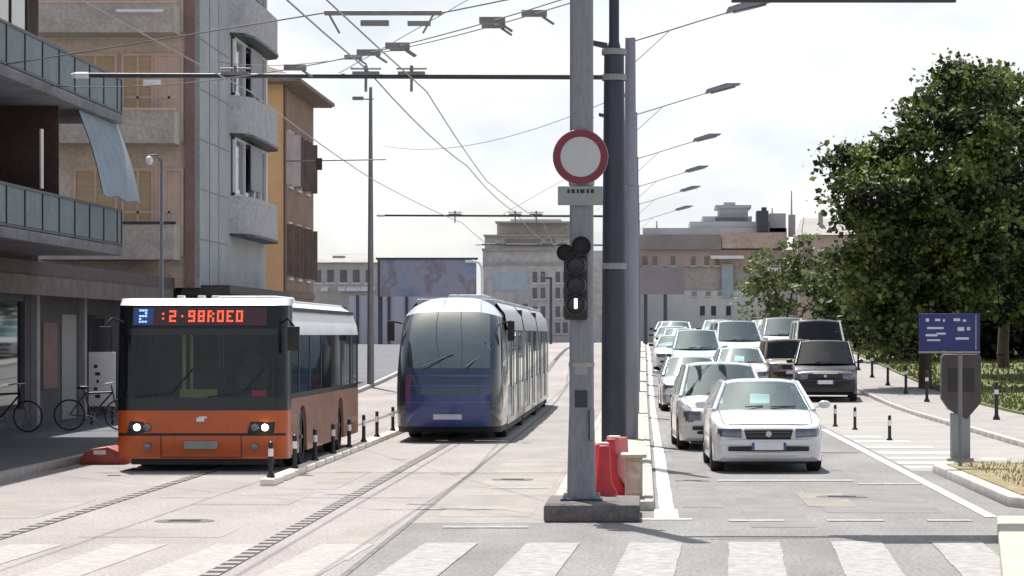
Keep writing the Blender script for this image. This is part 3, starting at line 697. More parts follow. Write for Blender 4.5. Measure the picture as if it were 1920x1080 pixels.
def make_bus():
    HW, L = 1.33, 10.7
    t = thing('bus', 'orange city bus with lit headlights on the left tram track', 'bus', (-6.83, 42.9, 0), R(0))
    zs = [.2, .3, .45, .56, .6, .78, .95, 1.0, 1.15, 1.4, 1.7, 2.0, 2.12, 2.22, 2.34, 2.5, 2.58, 2.64, 2.69]
    def off(z):
        o = .0 if z > .35 else .05
        if z > .95: o = (z - .95) * .07
        if z > 2.22: o = .089 + (z - 2.22) * .25
        if z > 2.58: o = .18 + (z - 2.58) * 1.6
        return o
    nu = 24
    rows = grid_front(0, HW, off, zs, .30, .5, nu)
    mesh('front_panel', MB().loft(sub(rows, .2, .95, 0, nu, zs), closed=False), 'orange', t, smooth=35)
    mesh('windscreen_surround', MB().loft(sub(rows, .95, 2.22, 0, 4, zs), closed=False).loft(sub(rows, .95, 2.22, nu - 4, nu, zs), closed=False).loft(sub(rows, 2.12, 2.22, 4, nu - 4, zs), closed=False).loft(sub(rows, .95, 1.15, 4, nu - 4, zs), closed=False), 'black_gloss', t, smooth=35)
    mesh('windscreen', MB().loft(sub(rows, 1.15, 2.12, 4, nu - 4, zs), closed=False), 'bus_glass', t, smooth=35)
    mesh('header_panel', MB().loft(sub(rows, 2.22, 2.58, 0, nu, zs), closed=False), 'black_gloss', t, smooth=35)
    mesh('roof_dome', MB().loft(sub(rows, 2.58, 2.69, 0, nu, zs), closed=False), 'bus_roof', t, smooth=35)
    # bumper split line and skirt
    mesh('bumper_gap', MB().loft(push(sub(rows, .56, .6, 3, nu - 3, zs), .004), closed=False), 'black', t)
    b = MB(); b.box(-1.1, 1.1, .12, .4, .11, .2); mesh('under_spoiler', b, 'black', t)
    b = MB(); b.box(-.26, .26, -.035, -.005, .36, .48); mesh('number_plate', b, 'sign_grey', t)
    b = MB(); b.box(-.07, .05, -.02, -.003, .78, .84); b.box(-.03, .09, -.022, -.004, .83, .86); mesh('maker_badge', b, 'cap_white', t)
    # headlamps
    for s in (-1, 1):
        x = s * .93
        b = MB(); b.prism([(x - .22, -.02, .60), (x + .19, .012, .60), (x + .22, .025, .78), (x - .17, -.02, .78)], (0, .1, 0))
        h = mesh('headlight', b, 'black_gloss', t, bevel=.02)
        b = MB(); b.lathe([(.001, .03), (.035, .025), (.052, 0)], (x + s * .06, -.02, .69), (0, -1, 0), 16); mesh('lamp', b, 'lit_lamp', h, smooth=40)
        b = MB(); b.lathe([(.001, .025), (.055, .02), (.065, 0)], (x - s * .1, -.03, .69), (0, -1, 0), 14); mesh('reflector', b, 'lamp_glass', h, smooth=40)
        b = MB(); b.lathe([(.001, .02), (.05, .012), (.055, 0)], (x - s * .1, -.028, .39), (0, -1, 0), 12); mesh('fog_lamp', b, 'lamp_glass', t, smooth=40)
        # mirrors on arms
        b = MB(); b.tube([(s * 1.2, .2, 2.3), (s * 1.36, -.08, 2.38), (s * 1.45, -.15, 2.25)], .022, 8); b.box(s * 1.45 - .09, s * 1.45 + .09, -.2, -.1, 1.88, 2.25)
        mesh('side_mirror', b, 'black', t, bevel=.025)
    # body sides: lower skirt, window band, cant rail; front edge starts where the front grid ends
    y0 = .5
    for s in (-1, 1):
        x = s * HW
        xo = x; xi = x - s * .05
        wheels_y = (2.0, 7.6)
        b = MB(); rad = .52
        ys = [y0]
        for wy in wheels_y: ys += [wy - rad, wy + rad]
        ys += [L]
        for k in range(0, 6, 2): b.box(min(xo, xi), max(xo, xi), ys[k], ys[k + 1], .24, 1.12)
        for wy in wheels_y: # over the arch
            pts = [(xo, wy + rad * math.cos(a), .24 + min(.74, .78 * math.sin(a) ** .7)) for a in [math.pi * q / 12 for q in range(13)]]
            b.prism([(xo, wy - rad, 1.12)] + [(p[0], p[1], min(p[2], 1.0)) for p in pts[::-1]] + [(xo, wy + rad, 1.12)], (-s * .05, 0, 0))
        mesh('side_panel', b, 'orange_dirty', t)
        b = MB(); b.box(min(xo - s * .006, xi), max(xo - s * .006, xi), y0, L, 1.123, 1.2); mesh('waist_trim', b, 'black', t)
        b = MB()
        b.add([(x, y0, 2.12), (x, L, 2.12), (x - s * .03, L, 2.3), (x - s * .03, y0, 2.3), (x - s * .14, y0, 2.55), (x - s * .14, L, 2.55), (x - s * .33, y0, 2.66), (x - s * .33, L, 2.66)],
              [(0, 1, 2, 3), (3, 2, 5, 4), (4, 5, 7, 6)])
        mesh('cant_rail', b, 'bus_roof', t, smooth=30)
        # pillars + windows
        edges = [.5, 1.55, 3.0, 4.6, 6.2, 7.8, 9.3, L]
        b = MB()
        for e in edges: b.box(min(x - s * .004, x - s * .05), max(x - s * .004, x - s * .05), max(y0, e - .045), min(L, e + .045), 1.2, 2.12)
        mesh('window_pillar', b, 'black', t)
        for a, c in zip(edges, edges[1:]):
            b = MB(); b.box(min(x - s * .012, x - s * .022), max(x - s * .012, x - s * .022), a + .045, c - .045, 1.2, 2.12)
            mesh('side_window', b, 'bus_side_glass', t)
        for wy in wheels_y:
            wheel(t, s * (HW - .16), wy, .47, .27, s, 'rim_dark')
            b = MB(); b.box(min(s * .75, s * 1.15), max(s * .75, s * 1.15), wy - .6, wy + .6, .95, 1.05); mesh('wheel_housing', b, 'black', t)
    b = MB(); b.box(-1.02, 1.02, .5, L, 2.6, 2.685); mesh('roof', b, 'bus_roof', t, bevel=.02)
    b = MB(); b.box(-.6, .5, 5.2, 7.6, 2.685, 2.80); mesh('roof_unit', b, 'bus_roof', t, bevel=.04)
    for xx in (-.42, -.1, .12):
        b = MB(); b.box(xx - .05, xx + .05, .6, .8, 2.685, 2.74); mesh('roof_marker', b, 'cap_white', t, bevel=.01)
    b = MB(); b.prism([(-1.27, L - .06, .3), (1.27, L - .06, .3), (1.27, L - .06, 2.1), (1.0, L - .06, 2.6), (-1.0, L - .06, 2.6), (-1.27, L - .06, 2.1)], (0, .055, 0)); mesh('rear_panel', b, 'orange', t)
    b = MB(); b.box(-1.25, 1.25, .45, L - .08, .36, .42); mesh('floor', b, 'dark_in', t)
    b = MB(); b.box(.78, 1.0, .0, .012, 1.17, 1.26); mesh('sticker', b, 'sign_red', t)
    b = MB()
    for xx in (-.62, .62): b.box(xx - .006, xx + .006, -.0045, .003, .22, .56)
    b.box(-.62, .62, -.0045, .003, .222, .232); mesh('panel_seam', b, 'black', t)
    for s in (-1, 1):
        b = MB(); b.tube([(s * .55 - .45, -.0, 1.16), (s * .55 + .1, .02, 1.22), (s * .55 + .42, .04, 1.6)], .014, 6); mesh('wiper', b, 'black', t)
    # interior
    b = MB(); b.box(-1.2, 1.2, .28, .62, .8, 1.06); mesh('dashboard', b, 'dark_in', t, bevel=.04)
    b = MB(); b.lathe([(.23 + .02 * math.cos(q * math.pi / 3), .02 * math.sin(q * math.pi / 3)) for q in range(7)], (.62, .8, 1.14), (0, -.6, .8), 18); mesh('steering_wheel', b, 'black', t, smooth=60)
    b = MB(); b.box(.37, .87, 1.15, 1.3, .8, 1.62); b.box(.47, .77, 1.17, 1.27, 1.62, 1.85); mesh('driver_seat', b, 'seat_cloth', t, bevel=.04)
    b = MB(); b.cyl((-.42, .95, .42), (-.42, .95, 2.2), .035, .035, 10); b.cyl((-.30, .95, .42), (-.30, .95, 2.2), .025, .025, 8); b.box(-.48, .1, .93, .97, 1.12, 1.26)
    mesh('handrail', b, 'yellow', t, smooth=40)
    for yy in (2.6, 4.2, 5.8, 7.4):
        for xx in (-.9, -.45, .5, .95):
            b = MB(); b.box(xx - .2, xx + .2, yy, yy + .1, .9, 1.5); mesh('seat', b, 'seat_cloth', t, bevel=.03)
    b = MB(); b.box(-1.25, 1.25, .7, L - .1, 2.5, 2.56); mesh('ceiling', b, 'seat_cloth', t)
    # destination display, glyph cells read from the photograph as blobs of lit dots
    def yface(z): return off(z)
    b = MB(); b.prism([(-1.08, yface(2.26) - .012, 2.265), (1.0, yface(2.26) - .012, 2.265), (1.0, yface(2.55) - .012, 2.55), (-1.08, yface(2.55) - .012, 2.55)], (0, .02, 0))
    d = mesh('destination_display', b, 'led_off', t)
    b = MB(); b.prism([(-1.06, yface(2.27) - .018, 2.275), (-.76, yface(2.27) - .018, 2.275), (-.76, yface(2.54) - .018, 2.54), (-1.06, yface(2.54) - .018, 2.54)], (0, .006, 0))
    mesh('route_field', b, 'led_blue', d)
    GL = {'5': ['###', '#..', '###', '..#', '###'], '-': ['...', '...', '###', '...', '...'], '2': ['###', '..#', '###', '#..', '###'], '9': ['###', '#.#', '###', '..#', '###'],
          '8': ['###', '#.#', '###', '#.#', '###'], '0': ['###', '#.#', '#.#', '#.#', '###'], 'R': ['##.', '#.#', '##.', '#.#', '#.#'], 'M': ['#.#', '###', '###', '#.#', '#.#'],
          '.': ['...', '...', '.#.', '...', '...'], ' ': ['...'] * 5, 'E': ['###', '#..', '##.', '#..', '###'], ':': ['...', '.#.', '...', '.#.', '...']}
    def write(txt, x, z, cell, m, nm):
        b = MB()
        for ch in txt:
            for r, row in enumerate(GL[ch]):
                for c, q in enumerate(row):
                    if q == '#':
                        zz = z - r * cell; xx = x + c * cell
                        b.box(xx, xx + cell * .8, yface(zz) - .026, yface(zz) - .012, zz - cell * .8, zz)
            x += cell * 4
        mesh(nm, b, m, d)
    write('2', -.98, 2.515, .044, 'led_pale', 'route_digits')
    write(':2.98R0E0', -.66, 2.50, .037, 'led', 'destination_letters')
    return t
bus = make_bus()

# ------------------------------------------------------------------ the tram
def make_tram():
    HW, L, H = 1.06, 27.0, 2.89
    t = thing('tram', 'dark blue rubber tyred tram with pale side panels on the right track', 'tram', (-3.83, 54.4, 0), 0)
    zs = [.2, .32, .45, .6, .78, .95, 1.1, 1.3, 1.47, 1.65, 1.85, 2.05, 2.25, 2.45, 2.6, 2.68, 2.76, 2.83, 2.87, H]
    pts = [(.2, .18), (.32, .1), (.6, .02), (.95, 0), (1.3, .08), (1.65, .26), (2.05, .55), (2.45, .95), (2.68, 1.28), (2.83, 1.75), (H, 2.5)]
    def off(z): return lerp_tab(pts, z, 1)
    nu = 26
    rows = []
    for z in zs:
        hw = HW * (1 - .11 * max(0, (z - 1.2) / 1.7) ** 1.5 - .16 * max(0, (z - 2.5) / .39) ** 2) * (1 - .05 * max(0, (.6 - z)))
        dep = max(.25, 1.05 - .35 * max(0, z - 1.0))
        o = off(z); row = []
        for i in range(nu + 1):
            a = math.pi * i / nu; c, s = math.cos(a), math.sin(a)
            cq = abs(c) ** .42
            row.append(Vector((-hw * math.copysign(abs(c) ** .42, c), o + (2.6 - o) * (1 - abs(s) ** .42) ** 1.0 * .55, z - .16 * cq ** 3 * max(0, min(1, (z - 2.1) / .7)))))
        # last points run straight back to the body
        row[0].y = row[-1].y = 2.6
        rows.append(row)
    a, c = 8, nu - 8
    mesh('front_skirt', MB().loft(sub(rows, .2, .32, 0, nu, zs), closed=False), 'black', t, smooth=40)
    mesh('front_panel', MB().loft(sub(rows, .32, .95, a, c, zs), closed=False), 'blue', t, smooth=40)
    mesh('front_band', MB().loft(sub(rows, .95, 1.47, a, c, zs), closed=False), mat('tram_slate_blue', (.035, .055, .095), .15, var=.08, coat=.8), t, smooth=40)
    mesh('windscreen', MB().loft(sub(rows, 1.47, 2.6, a, c, zs), closed=False), 'tram_glass', t, smooth=40)
    for u0, u1 in ((0, a), (c, nu)):
        mesh('corner_pillar', MB().loft(sub(rows, .32, 2.6, u0, u1, zs), closed=False), 'tram_dark', t, smooth=40)
    mesh('roof_cap', MB().loft(sub(rows, 2.6, H, 0, nu, zs), closed=False), 'tram_white', t, smooth=40)
    for z in (.78, 1.1, 1.3):
        i = zs.index(z)
        r = push([rows[i][a:c + 1], [p + Vector((0, .0, .035)) for p in rows[i][a:c + 1]]], .012)
        mesh('front_trim', MB().loft(r, closed=False), 'blue_light', t, smooth=40)
    b = MB(); b.box(-.28, .28, off(.5) - .02, off(.5) + .01, .46, .56); mesh('number_plate', b, 'sign_mark', t)
    for s in (-1, 1):
        b = MB(); b.ball((s * .82, .36, .66), .13, .16, .07); mesh('headlight', b, 'lamp_glass', t, smooth=60)
        b = MB(); b.tube([(s * 1.0, 1.3, 2.35), (s * 1.2, 1.05, 2.4)], .02, 6); b.box(s * 1.2 - .07, s * 1.2 + .07, .98, 1.06, 2.0, 2.4); mesh('side_mirror', b, 'black', t, bevel=.02)
    b = MB(); b.tube([(-.5, .1, 1.49), (.1, .32, 1.75)], .014, 6); b.tube([(.35, .1, 1.49), (.7, .4, 1.75)], .014, 6); mesh('wiper', b, 'black', t)
    # cab inside
    b = MB(); b.box(-.8, .8, .9, 1.3, .9, 1.42); mesh('dashboard', b, 'dark_in', t, bevel=.05)
    b = MB(); b.box(-.25, .25, 1.7, 1.85, .9, 1.75); b.box(-.14, .14, 1.72, 1.82, 1.75, 2.0); mesh('driver_seat', b, 'seat_cloth', t, bevel=.04)
    b = MB(); b.box(-.98, .98, 2.62, 2.7, .4, 2.6); mesh('cab_partition', b, 'seat_cloth', t)
    # modules
    mods = [(2.6, 10.2), (10.7, 18.6), (19.1, L)]
    for y0, y1 in mods:
        for s in (-1, 1):
            x = s * HW; xi = x - s * .04
            b = MB(); b.box(min(x, xi), max(x, xi), y0, y1, .28, 1.05); sp = mesh('side_panel', b, 'tram_side', t, bevel=.01)
            b = MB(); b.box(min(x - s * .05, xi - s * .05), max(x - s * .05, xi - s * .05), y0, y1, .14, .28); mesh('skirt', b, 'black', t)
            b = MB(); b.add([(x, y0, 2.22), (x, y1, 2.22), (x - s * .06, y1, 2.55), (x - s * .06, y0, 2.55), (x - s * .25, y0, 2.8), (x - s * .25, y1, 2.8)], [(0, 1, 2, 3), (3, 2, 5, 4)])
            mesh('cant_rail', b, 'tram_white', t, smooth=40)
            k = 5; step = (y1 - y0) / k
            b = MB()
            for q in range(k + 1):
                yy = y0 + q * step; b.box(min(x, xi), max(x, xi), max(y0, yy - .11), min(y1, yy + .11), 1.053, 2.218)
            mesh('window_pillar', b, 'tram_side', t)
            for q in range(k):
                b = MB(); ya, yb = y0 + q * step + .11, y0 + (q + 1) * step - .11
                zb = .4 if q in (1, 3) else 1.07
                if zb < 1:
                    b.box(min(x + s * .004, x + s * .016), max(x + s * .004, x + s * .016), ya, yb, zb, 2.2); mesh('door', b, 'tram_side_glass', t)
                    b = MB(); b.box(min(x + s * .016, x + s * .026), max(x + s * .016, x + s * .026), (ya + yb) / 2 - .04, (ya + yb) / 2 + .04, zb, 2.2); mesh('door_post', b, 'tram_dark', t)
                else:
                    b.box(min(x - s * .015, x - s * .025), max(x - s * .015, x - s * .025), ya, yb, zb, 2.2); mesh('side_window', b, 'tram_side_glass', t)
        b = MB(); b.box(-.82, .82, y0, y1, 2.74, 2.86); mesh('roof', b, 'tram_white', t, bevel=.03)
        b = MB(); b.box(-HW + .05, HW - .05, y0, y1, .3, .36); mesh('floor', b, 'dark_in', t)
    for y in (10.2, 18.6):
        b = MB()
        for q in range(5): b.box(-HW + .06 + (q % 2) * .04, HW - .06 - (q % 2) * .04, y + q * .1, y + q * .1 + .1, .25, 2.7)
        mesh('bellows', b, 'black', t)
    b = MB(); b.box(-HW + .1, HW - .1, L - .05, L, .3, 2.7); mesh('rear_panel', b, 'blue', t)
    for y in (3.2, 10.45, 18.85, 25.6):
        for s in (-1, 1): wheel(t, s * (HW - .17), y, .38, .25, s, 'rim_dark')
    b = MB(); b.box(-.4, .4, 6, 8.5, 2.86, 3.0); mesh('roof_unit', b, 'tram_white', t, bevel=.04)
    return t
make_tram()

# ------------------------------------------------------------------ poles, wires, signals, signs on the median
P1 = Vector((-.71, 32.25, 0))
b = MB(); b.box(-1.12, -.03, 31.35, 33.2, 0, .2)
plinth = solo('pole_plinth', b, 'kerb_dark', 'low dark concrete block under the thick grey gantry pole', 'plinth', loc=(-.57, 32.3, 0), bevel=.03)
t = thing('gantry_pole', 'thick pale grey pole carrying the round red ringed sign, standing on the concrete block', 'pole', P1)
b = MB(); b.lathe([(.001, .2), (.17, .2), (.168, .5), (.145, 1.3), (.14, 3), (.135, 8.2), (.001, 8.25)], P1, (0, 0, 1), 20); mesh('shaft', b, 'pole_grey', t, smooth=40, world=True)
b = MB(); b.box(P1.x - .24, P1.x + .24, P1.y - .24, P1.y + .24, .2, .225); pf = mesh('base_plate', b, 'pole_dark', t, world=True)
for sx in (-1, 1):
    for sy in (-1, 1):
        b = MB(); b.cyl((P1.x + sx * .19, P1.y + sy * .19, .225), (P1.x + sx * .19, P1.y + sy * .19, .27), .025, .025, 6); mesh('bolt', b, 'pole_light', pf, world=True)
b = MB(); b.box(P1.x + .10, P1.x + .15, P1.y - .16, P1.y - .05, .9, 1.25); mesh('access_cover', b, 'pole_light', t, world=True, bevel=.01)
b = MB(); b.cyl((P1.x, P1.y + .12, 6.75), (3.7, P1.y + .12, 6.75), .09, .07, 12); b.cyl((P1.x, P1.y + .12, 7.6), (1.6, P1.y + .12, 6.82), .03, .03, 8); mesh('arm', b, 'pole_grey', t, smooth=40, world=True)
for z in (3.86, 1.75, 6.35):
    b = MB(); b.lathe([(.150, 0), (.152, .05)], (P1.x, P1.y, z), (0, 0, 1), 18); mesh('clamp', b, 'steel', t, world=True)
for z_, h_, m_ in ((1.28, .2, 'pole_dark'), (1.66, .1, 'sign_back')):
    b = MB(); rows_ = [[(P1.x + .149 * math.sin(a), P1.y - .149 * math.cos(a), z_ + dz) for a in (-.55, -.3, 0, .3, .5)] for dz in (0, h_)]
    b.loft([[Vector(p) for p in r] for r in rows_], closed=False); mesh('sticker', b, m_, t, world=True, smooth=60)
# overhead sign
o = thing('overhead_sign', 'dark back of an overhead road sign above the right hand lanes', 'sign', (2.33, 32.3, 5.98))
b = MB(); b.box(1.03, 3.64, 32.18, 32.24, 5.98, 8.4); mesh('panel', b, 'overhead_sign', o, world=True, bevel=.01)
b = MB(); b.box(1.4, 1.46, 32.24, 32.31, 6.0, 8.3); b.box(3.2, 3.26, 32.24, 32.31, 6.0, 8.3); mesh('bracket', b, 'pole_grey', o, world=True)
# round sign
ys = P1.y - .19
c = at(1088.5, 294, ys)
o = thing('round_sign', 'round prohibition sign with red ring and pale grey face on the gantry pole', 'sign', (c.x, ys, c.z - .32))
b = MB(); b.lathe([(.001, 0), (.318, 0), (.322, .012), (.318, .024), (.001, .024)], c, (0, 1, 0), 40); mesh('disc', b, 'sign_back', o, smooth=30, world=True)
b = MB(); b.lathe([(.232, -.003), (.235, -.006), (.314, -.006), (.316, -.002)], c, (0, 1, 0), 40); mesh('red_ring', b, 'sign_red', o, smooth=30, world=True)
b = MB(); b.lathe([(.001, -.004), (.232, -.004)], c, (0, 1, 0), 40); mesh('face', b, 'sign_white', o, world=True)
c2 = at(1088, 367, ys)
o = thing('supplementary_plate', 'small grey rectangular plate just under the round red ringed sign', 'sign', (c2.x, ys, c2.z - .11))
b = MB(); b.box(c2.x - .26, c2.x + .26, ys, ys + .015, c2.z - .11, c2.z + .11); mesh('plate', b, 'sign_grey', o, world=True, bevel=.004)
b = MB()
xx = c2.x - .15
for wdt in (.035, .05, .03, .06, .035, .045):
    b.box(xx, xx + wdt * .8, ys - .004, ys, c2.z + .03, c2.z + .075); xx += wdt + .012
mesh('lettering', b, 'black', o, world=True)
# tram signal
ysg = P1.y - .3
o = thing('traffic_light', 'black tram signal with one white bar lit, on the front of the gantry pole', 'traffic light', at(1079, 605, ysg))
b = MB(); x0, x1 = wx(1057, ysg), wx(1102, ysg); zc0, zc1 = wz(600, ysg), wz(470, ysg)
b.box(x0, x1, ysg, ysg + .16, zc0, zc1); mesh('housing', b, 'black', o, world=True, bevel=.03)
b = MB(); b.tube([(P1.x, P1.y - .1, zc1 - .1), (P1.x, ysg + .1, zc1 - .1)], .03, 8); b.tube([(P1.x, P1.y - .1, zc0 + .12), (P1.x, ysg + .1, zc0 + .12)], .03, 8); mesh('mount', b, 'black', o, world=True)
cx = (x0 + x1) / 2
for k, py in enumerate((572, 535, 498)):
    z = wz(py, ysg)
    b = MB(); b.lathe([(.125, .0), (.125, -.02), (.112, -.10), (.102, -.10), (.108, 0)], (cx, ysg, z), (0, 1, 0), 22); vz = mesh('visor', b, 'black', o, world=True, smooth=40)
    b = MB(); b.lathe([(.001, -.012), (.11, -.006)], (cx, ysg, z), (0, 1, 0), 20); mesh('lens', b, 'black_gloss', vz, world=True)
    if k == 0:
        b = MB(); b.box(cx - .016, cx + .016, ysg - .03, ysg - .015, z - .04, z + .075); mesh('lit_bar', b, 'signal_on', vz, world=True)
for px, py, r in ((1060, 474, .10), (1090, 462, .115)):
    q = at(px, py, ysg); b = MB(); b.lathe([(.001, .1), (r * .8, .1), (r, 0), (r, -.12), (r * .9, -.12), (r * .85, -.01), (.001, -.01)], (q.x, ysg + .02, q.z), (0, 1, 0), 20); mesh('upper_lamp', b, 'black', o, world=True, smooth=40)

# dark catenary mast and its long cross arm over the tracks
def mast(Y, label, XL, x=-.47):
    t = thing('catenary_mast', label, 'mast', (x, Y, 0), group='dark catenary masts on the median')
    b = MB(); b.lathe([(.001, 0), (.21, 0), (.205, 2.0), (.185, 4.5), (.165, 6.78), (.12, 6.8), (.085, 6.95), (.08, 9.2), (.001, 9.25)], (x, Y, 0), (0, 0, 1), 18); mesh('shaft', b, 'pole_dark', t, smooth=40, world=True)
    b = MB(); b.box(x - .33, x + .33, Y - .33, Y + .33, .10, .14); mesh('base_plate', b, 'pole_dark', t, world=True)
    for z in (6.3, 6.72, 3.2):
        b = MB(); b.lathe([(.20, 0), (.205, .03), (.205, .07), (.2, .1)], (x, Y, z), (0, 0, 1), 16); mesh('collar', b, 'wire', t, world=True)
    b = MB(); b.cyl((x, Y, 6.36), (XL, Y, 6.39), .045, .04, 10); arm = mesh('cross_arm', b, 'pole_dark', t, smooth=40, world=True)
    b = MB(); b.cyl((x, Y, 9.0), (-5.0, Y, 6.42), .007, .007, 6); mesh('stay', b, 'wire', t, world=True)
    b = MB(); b.lathe([(.03, 0), (.055, .02), (.055, .22), (.03, .3)], (XL, Y, 6.39), (-1, 0, 0), 10); mesh('end_insulator', b, 'cap_white', t, world=True)
    for wxx in (-6.7, -3.8, -4.55):
        b = MB()
        b.cyl((wxx, Y, 6.36), (wxx, Y - .02, 6.12), .025, .025, 6); b.cyl((wxx - .25, Y, 6.5), (wxx + .25, Y, 6.5), .018, .018, 6); b.cyl((wxx, Y, 6.4), (wxx, Y, 6.55), .03, .03, 6)
        b.box(wxx - .22, wxx + .22, Y - .05, Y + .05, 6.39, 6.45)
        mesh('hanger', b, 'insulator', t, world=True)
    return t
for i, (Y, XL) in enumerate(((45.6, -9.1), (99, -9.2), (131, -7.6))):
    mast(Y, ORD[i] + ' dark catenary mast on the median with a long cross arm over the tram tracks', XL)
# overhead wires, each one its own thing
def wirething(name, label, pts, r, m='wire', cat='cable', grp='overhead tram wires'):
    o = thing(name, label, cat, pts[0], group=grp)
    b = MB(); b.tube(pts, r, 6); mesh('conductor', b, m, o, world=True); return o
def sagged(a, b, sag, n=12):
    a = Vector(a); b = Vector(b)
    return [a.lerp(b, i / n) - Vector((0, 0, sag * 4 * (i / n) * (1 - i / n))) for i in range(n + 1)]
ysup = [10, 45.6, 72, 99, 131, 165, 230]
for x, nm in ((-6.7, 'left'), (-3.8, 'right')):
    pts = []
    for k, (a, c) in enumerate(zip(ysup, ysup[1:])):
        sa = .25 if k % 2 else -.25
        pts += [Vector(q) for q in sagged((x + sa, a, 6.12), (x - sa, c, 6.12), .05, 5)]
    w_ = wirething('contact_wire', 'single thin contact wire running above the ' + nm + ' hand tram track', pts, .011)
    b = MB()
    for k, (a, c) in enumerate(zip(ysup[1:], ysup[2:])):
        pass
pts = []
for a, c in zip(ysup, ysup[1:]): pts += sagged((-4.55, a, 6.5), (-4.55, c, 6.5), .12, 6)
wirething('feeder_cable', 'thin feeder cable strung between the cross arms above the tracks', pts, .013)
# span wires from the lamp side across the street, with pulley blocks
def span(name, label, a, b_, sag, blocks, r=.008):
    pts = sagged(a, b_, sag, 16)
    o = wirething(name, label, pts, r, grp='span wires over the street')
    for f in blocks:
        p = Vector(a).lerp(Vector(b_), f) - Vector((0, 0, sag * 4 * f * (1 - f)))
        b = MB(); b.box(p.x - .16, p.x + .16, p.y - .04, p.y + .04, p.z - .035, p.z + .05); b.cyl(p + Vector((.1, 0, -.03)), p + Vector((.25, 0, -.13)), .02, .02, 6)
        mesh('pulley_block', b, 'insulator', o, world=True, bevel=.01)
    return o
span('span_wire', 'upper span wire sagging from the gantry pole towards the grey block', (P1.x, P1.y, 6.02), (-11.6, 76, 9.6), .35, (.06, .12, .3, .42))
span('span_wire', 'high span wire at the top edge of the photo with black pulley blocks', (P1.x, 32.3, 6.1), (-12.2, 52, 6.9), .5, (.10, .22, .26, .37))
span('span_wire', 'faint span wire from the lamp posts down to the thin tall mast', (-.26, 54.5, 6.9), (-8.9, 95, 8.6), .5, (.02, .12))
b = MB(); b.cyl((-4.2, 36.6, 6.37), (-2.65, 36.6, 6.37), .035, .035, 8); b.cyl((-4.15, 36.6, 6.37), (-4.0, 36.6, 6.1), .015, .015, 6); b.cyl((-2.75, 36.6, 6.37), (-2.9, 36.6, 6.1), .015, .015, 6)
b.box(-3.72, -3.35, 36.55, 36.65, 6.2, 6.27); b.box(-3.1, -2.8, 36.55, 36.65, 6.2, 6.26)
b.cyl((P1.x, P1.y + .05, 6.2), (-2.65, 36.6, 6.37), .01, .01, 6); b.cyl((-4.2, 36.6, 6.37), (-10.6, 46, 6.6), .01, .01, 6)
solo('wire_spreader', b, 'insulator', 'black horizontal spreader bar with insulators hanging at the top of the sky', 'insulator', loc=(-3.4, 36.6, 6.1))

# street lamps on the median, arms towards the carriageway
LP = (54, 72, 90, 107, 121.5, 140)
def lamp_post():
    t = thing('street_lamp', '', 'street lamp', (-.24, 0, 0), group='street lamps along the median')
    b = MB(); b.lathe([(.001, .1), (.155, .1), (.15, 2.5), (.14, 5), (.115, 5.02), (.10, 7.9), (.001, 7.95)], (0, 0, 0), (0, 0, 1), 16); mesh('shaft', b, 'pole_light', t, smooth=40)
    b = MB(); b.tube([(0, 0, 7.82), (.6, 0, 8.0), (1.3, 0, 8.22), (2.0, 0, 8.43)], .015, 8); b.tube([(0, 0, 7.35), (.75, 0, 8.03)], .008, 6); mesh('arm', b, 'pole_light', t)
    b = MB(); b.prism([(1.85, -.13, 8.37), (2.75, -.13, 8.6), (2.8, -.13, 8.66), (2.4, -.13, 8.66), (1.9, -.13, 8.5)], (0, .26, 0)); lh = mesh('lamp_head', b, 'pole_light', t, bevel=.03)
    b = MB(); b.prism([(2.0, -.1, 8.395), (2.65, -.1, 8.56), (2.65, -.1, 8.545), (2.02, -.1, 8.38)], (0, .2, 0)); mesh('lamp_glass', b, 'lamp_glass', lh)
    b = MB(); b.tube([(0, 0, 7.6), (-.5, 0, 7.72)], .02, 8); b.prism([(-.42, -.1, 7.68), (-.9, -.1, 7.8), (-.9, -.1, 7.88), (-.45, -.1, 7.8)], (0, .2, 0)); mesh('rear_lamp', b, 'pole_dark', t, bevel=.02)
    return t
lp = lamp_post()
for i, Y in enumerate(LP):
    o = lp if i == 0 else copy_tree(lp)
    o.location = (-.24, Y, 0); o['label'] = ORD[i] + ' pale grey street lamp on the median with an arm over the car lanes'
# red barriers beside the gantry pole
def barrier(loc, rz, lab, sc=1):
    t = thing('plastic_barrier', lab, 'barrier', loc, rz, 'red plastic barriers by the gantry pole')
    L_ = .95 * sc; prof = [(-.2, 0), (.2, 0), (.2, .16), (.09, .36), (.065, .80), (-.065, .80), (-.09, .36), (-.2, .16)]
    b = MB(); b.prism([(x, -L_ / 2, z) for x, z in prof], (0, L_, 0)); mesh('body', b, 'red_plastic', t, bevel=.025)
    b = MB(); b.box(-.07, .07, -L_ / 2 + .12, -L_ / 2 + .3, .803, .83); mesh('filler_cap', b, 'red_white', t, bevel=.01)
    b = MB(); b.prism([(.205, -L_ / 2 + .1, .1), (.205, L_ / 2 - .1, .1), (.205, L_ / 2 - .1, .15), (.205, -L_ / 2 + .1, .15)], (.004, 0, 0)); mesh('reflector', b, 'red_white', t)
    return t
barrier((-.52, 33.6, .0), R(8), 'nearer red plastic barrier leaning against the gantry pole foot')
barrier((-.33, 35.1, .02), R(-12), 'smaller red plastic barrier behind the first, beside the pale cabinet', .8)
o = thing('utility_cabinet', 'pale low cabinet with overhanging lid next to the red barriers', 'cabinet', (-.12, 34.6, .1))
b = MB(); b.box(-.22, .0, 34.3, 34.8, .1, .60); mesh('body', b, 'cab_pale', o, world=True, bevel=.01)
b = MB(); b.box(-.27, .05, 34.22, 34.88, .60, .645); mesh('lid', b, 'cab_pale', o, world=True, bevel=.01)
b = MB(); b.box(-.19, -.03, 34.288, 34.3, .16, .55); mesh('door', b, 'median', o, world=True)

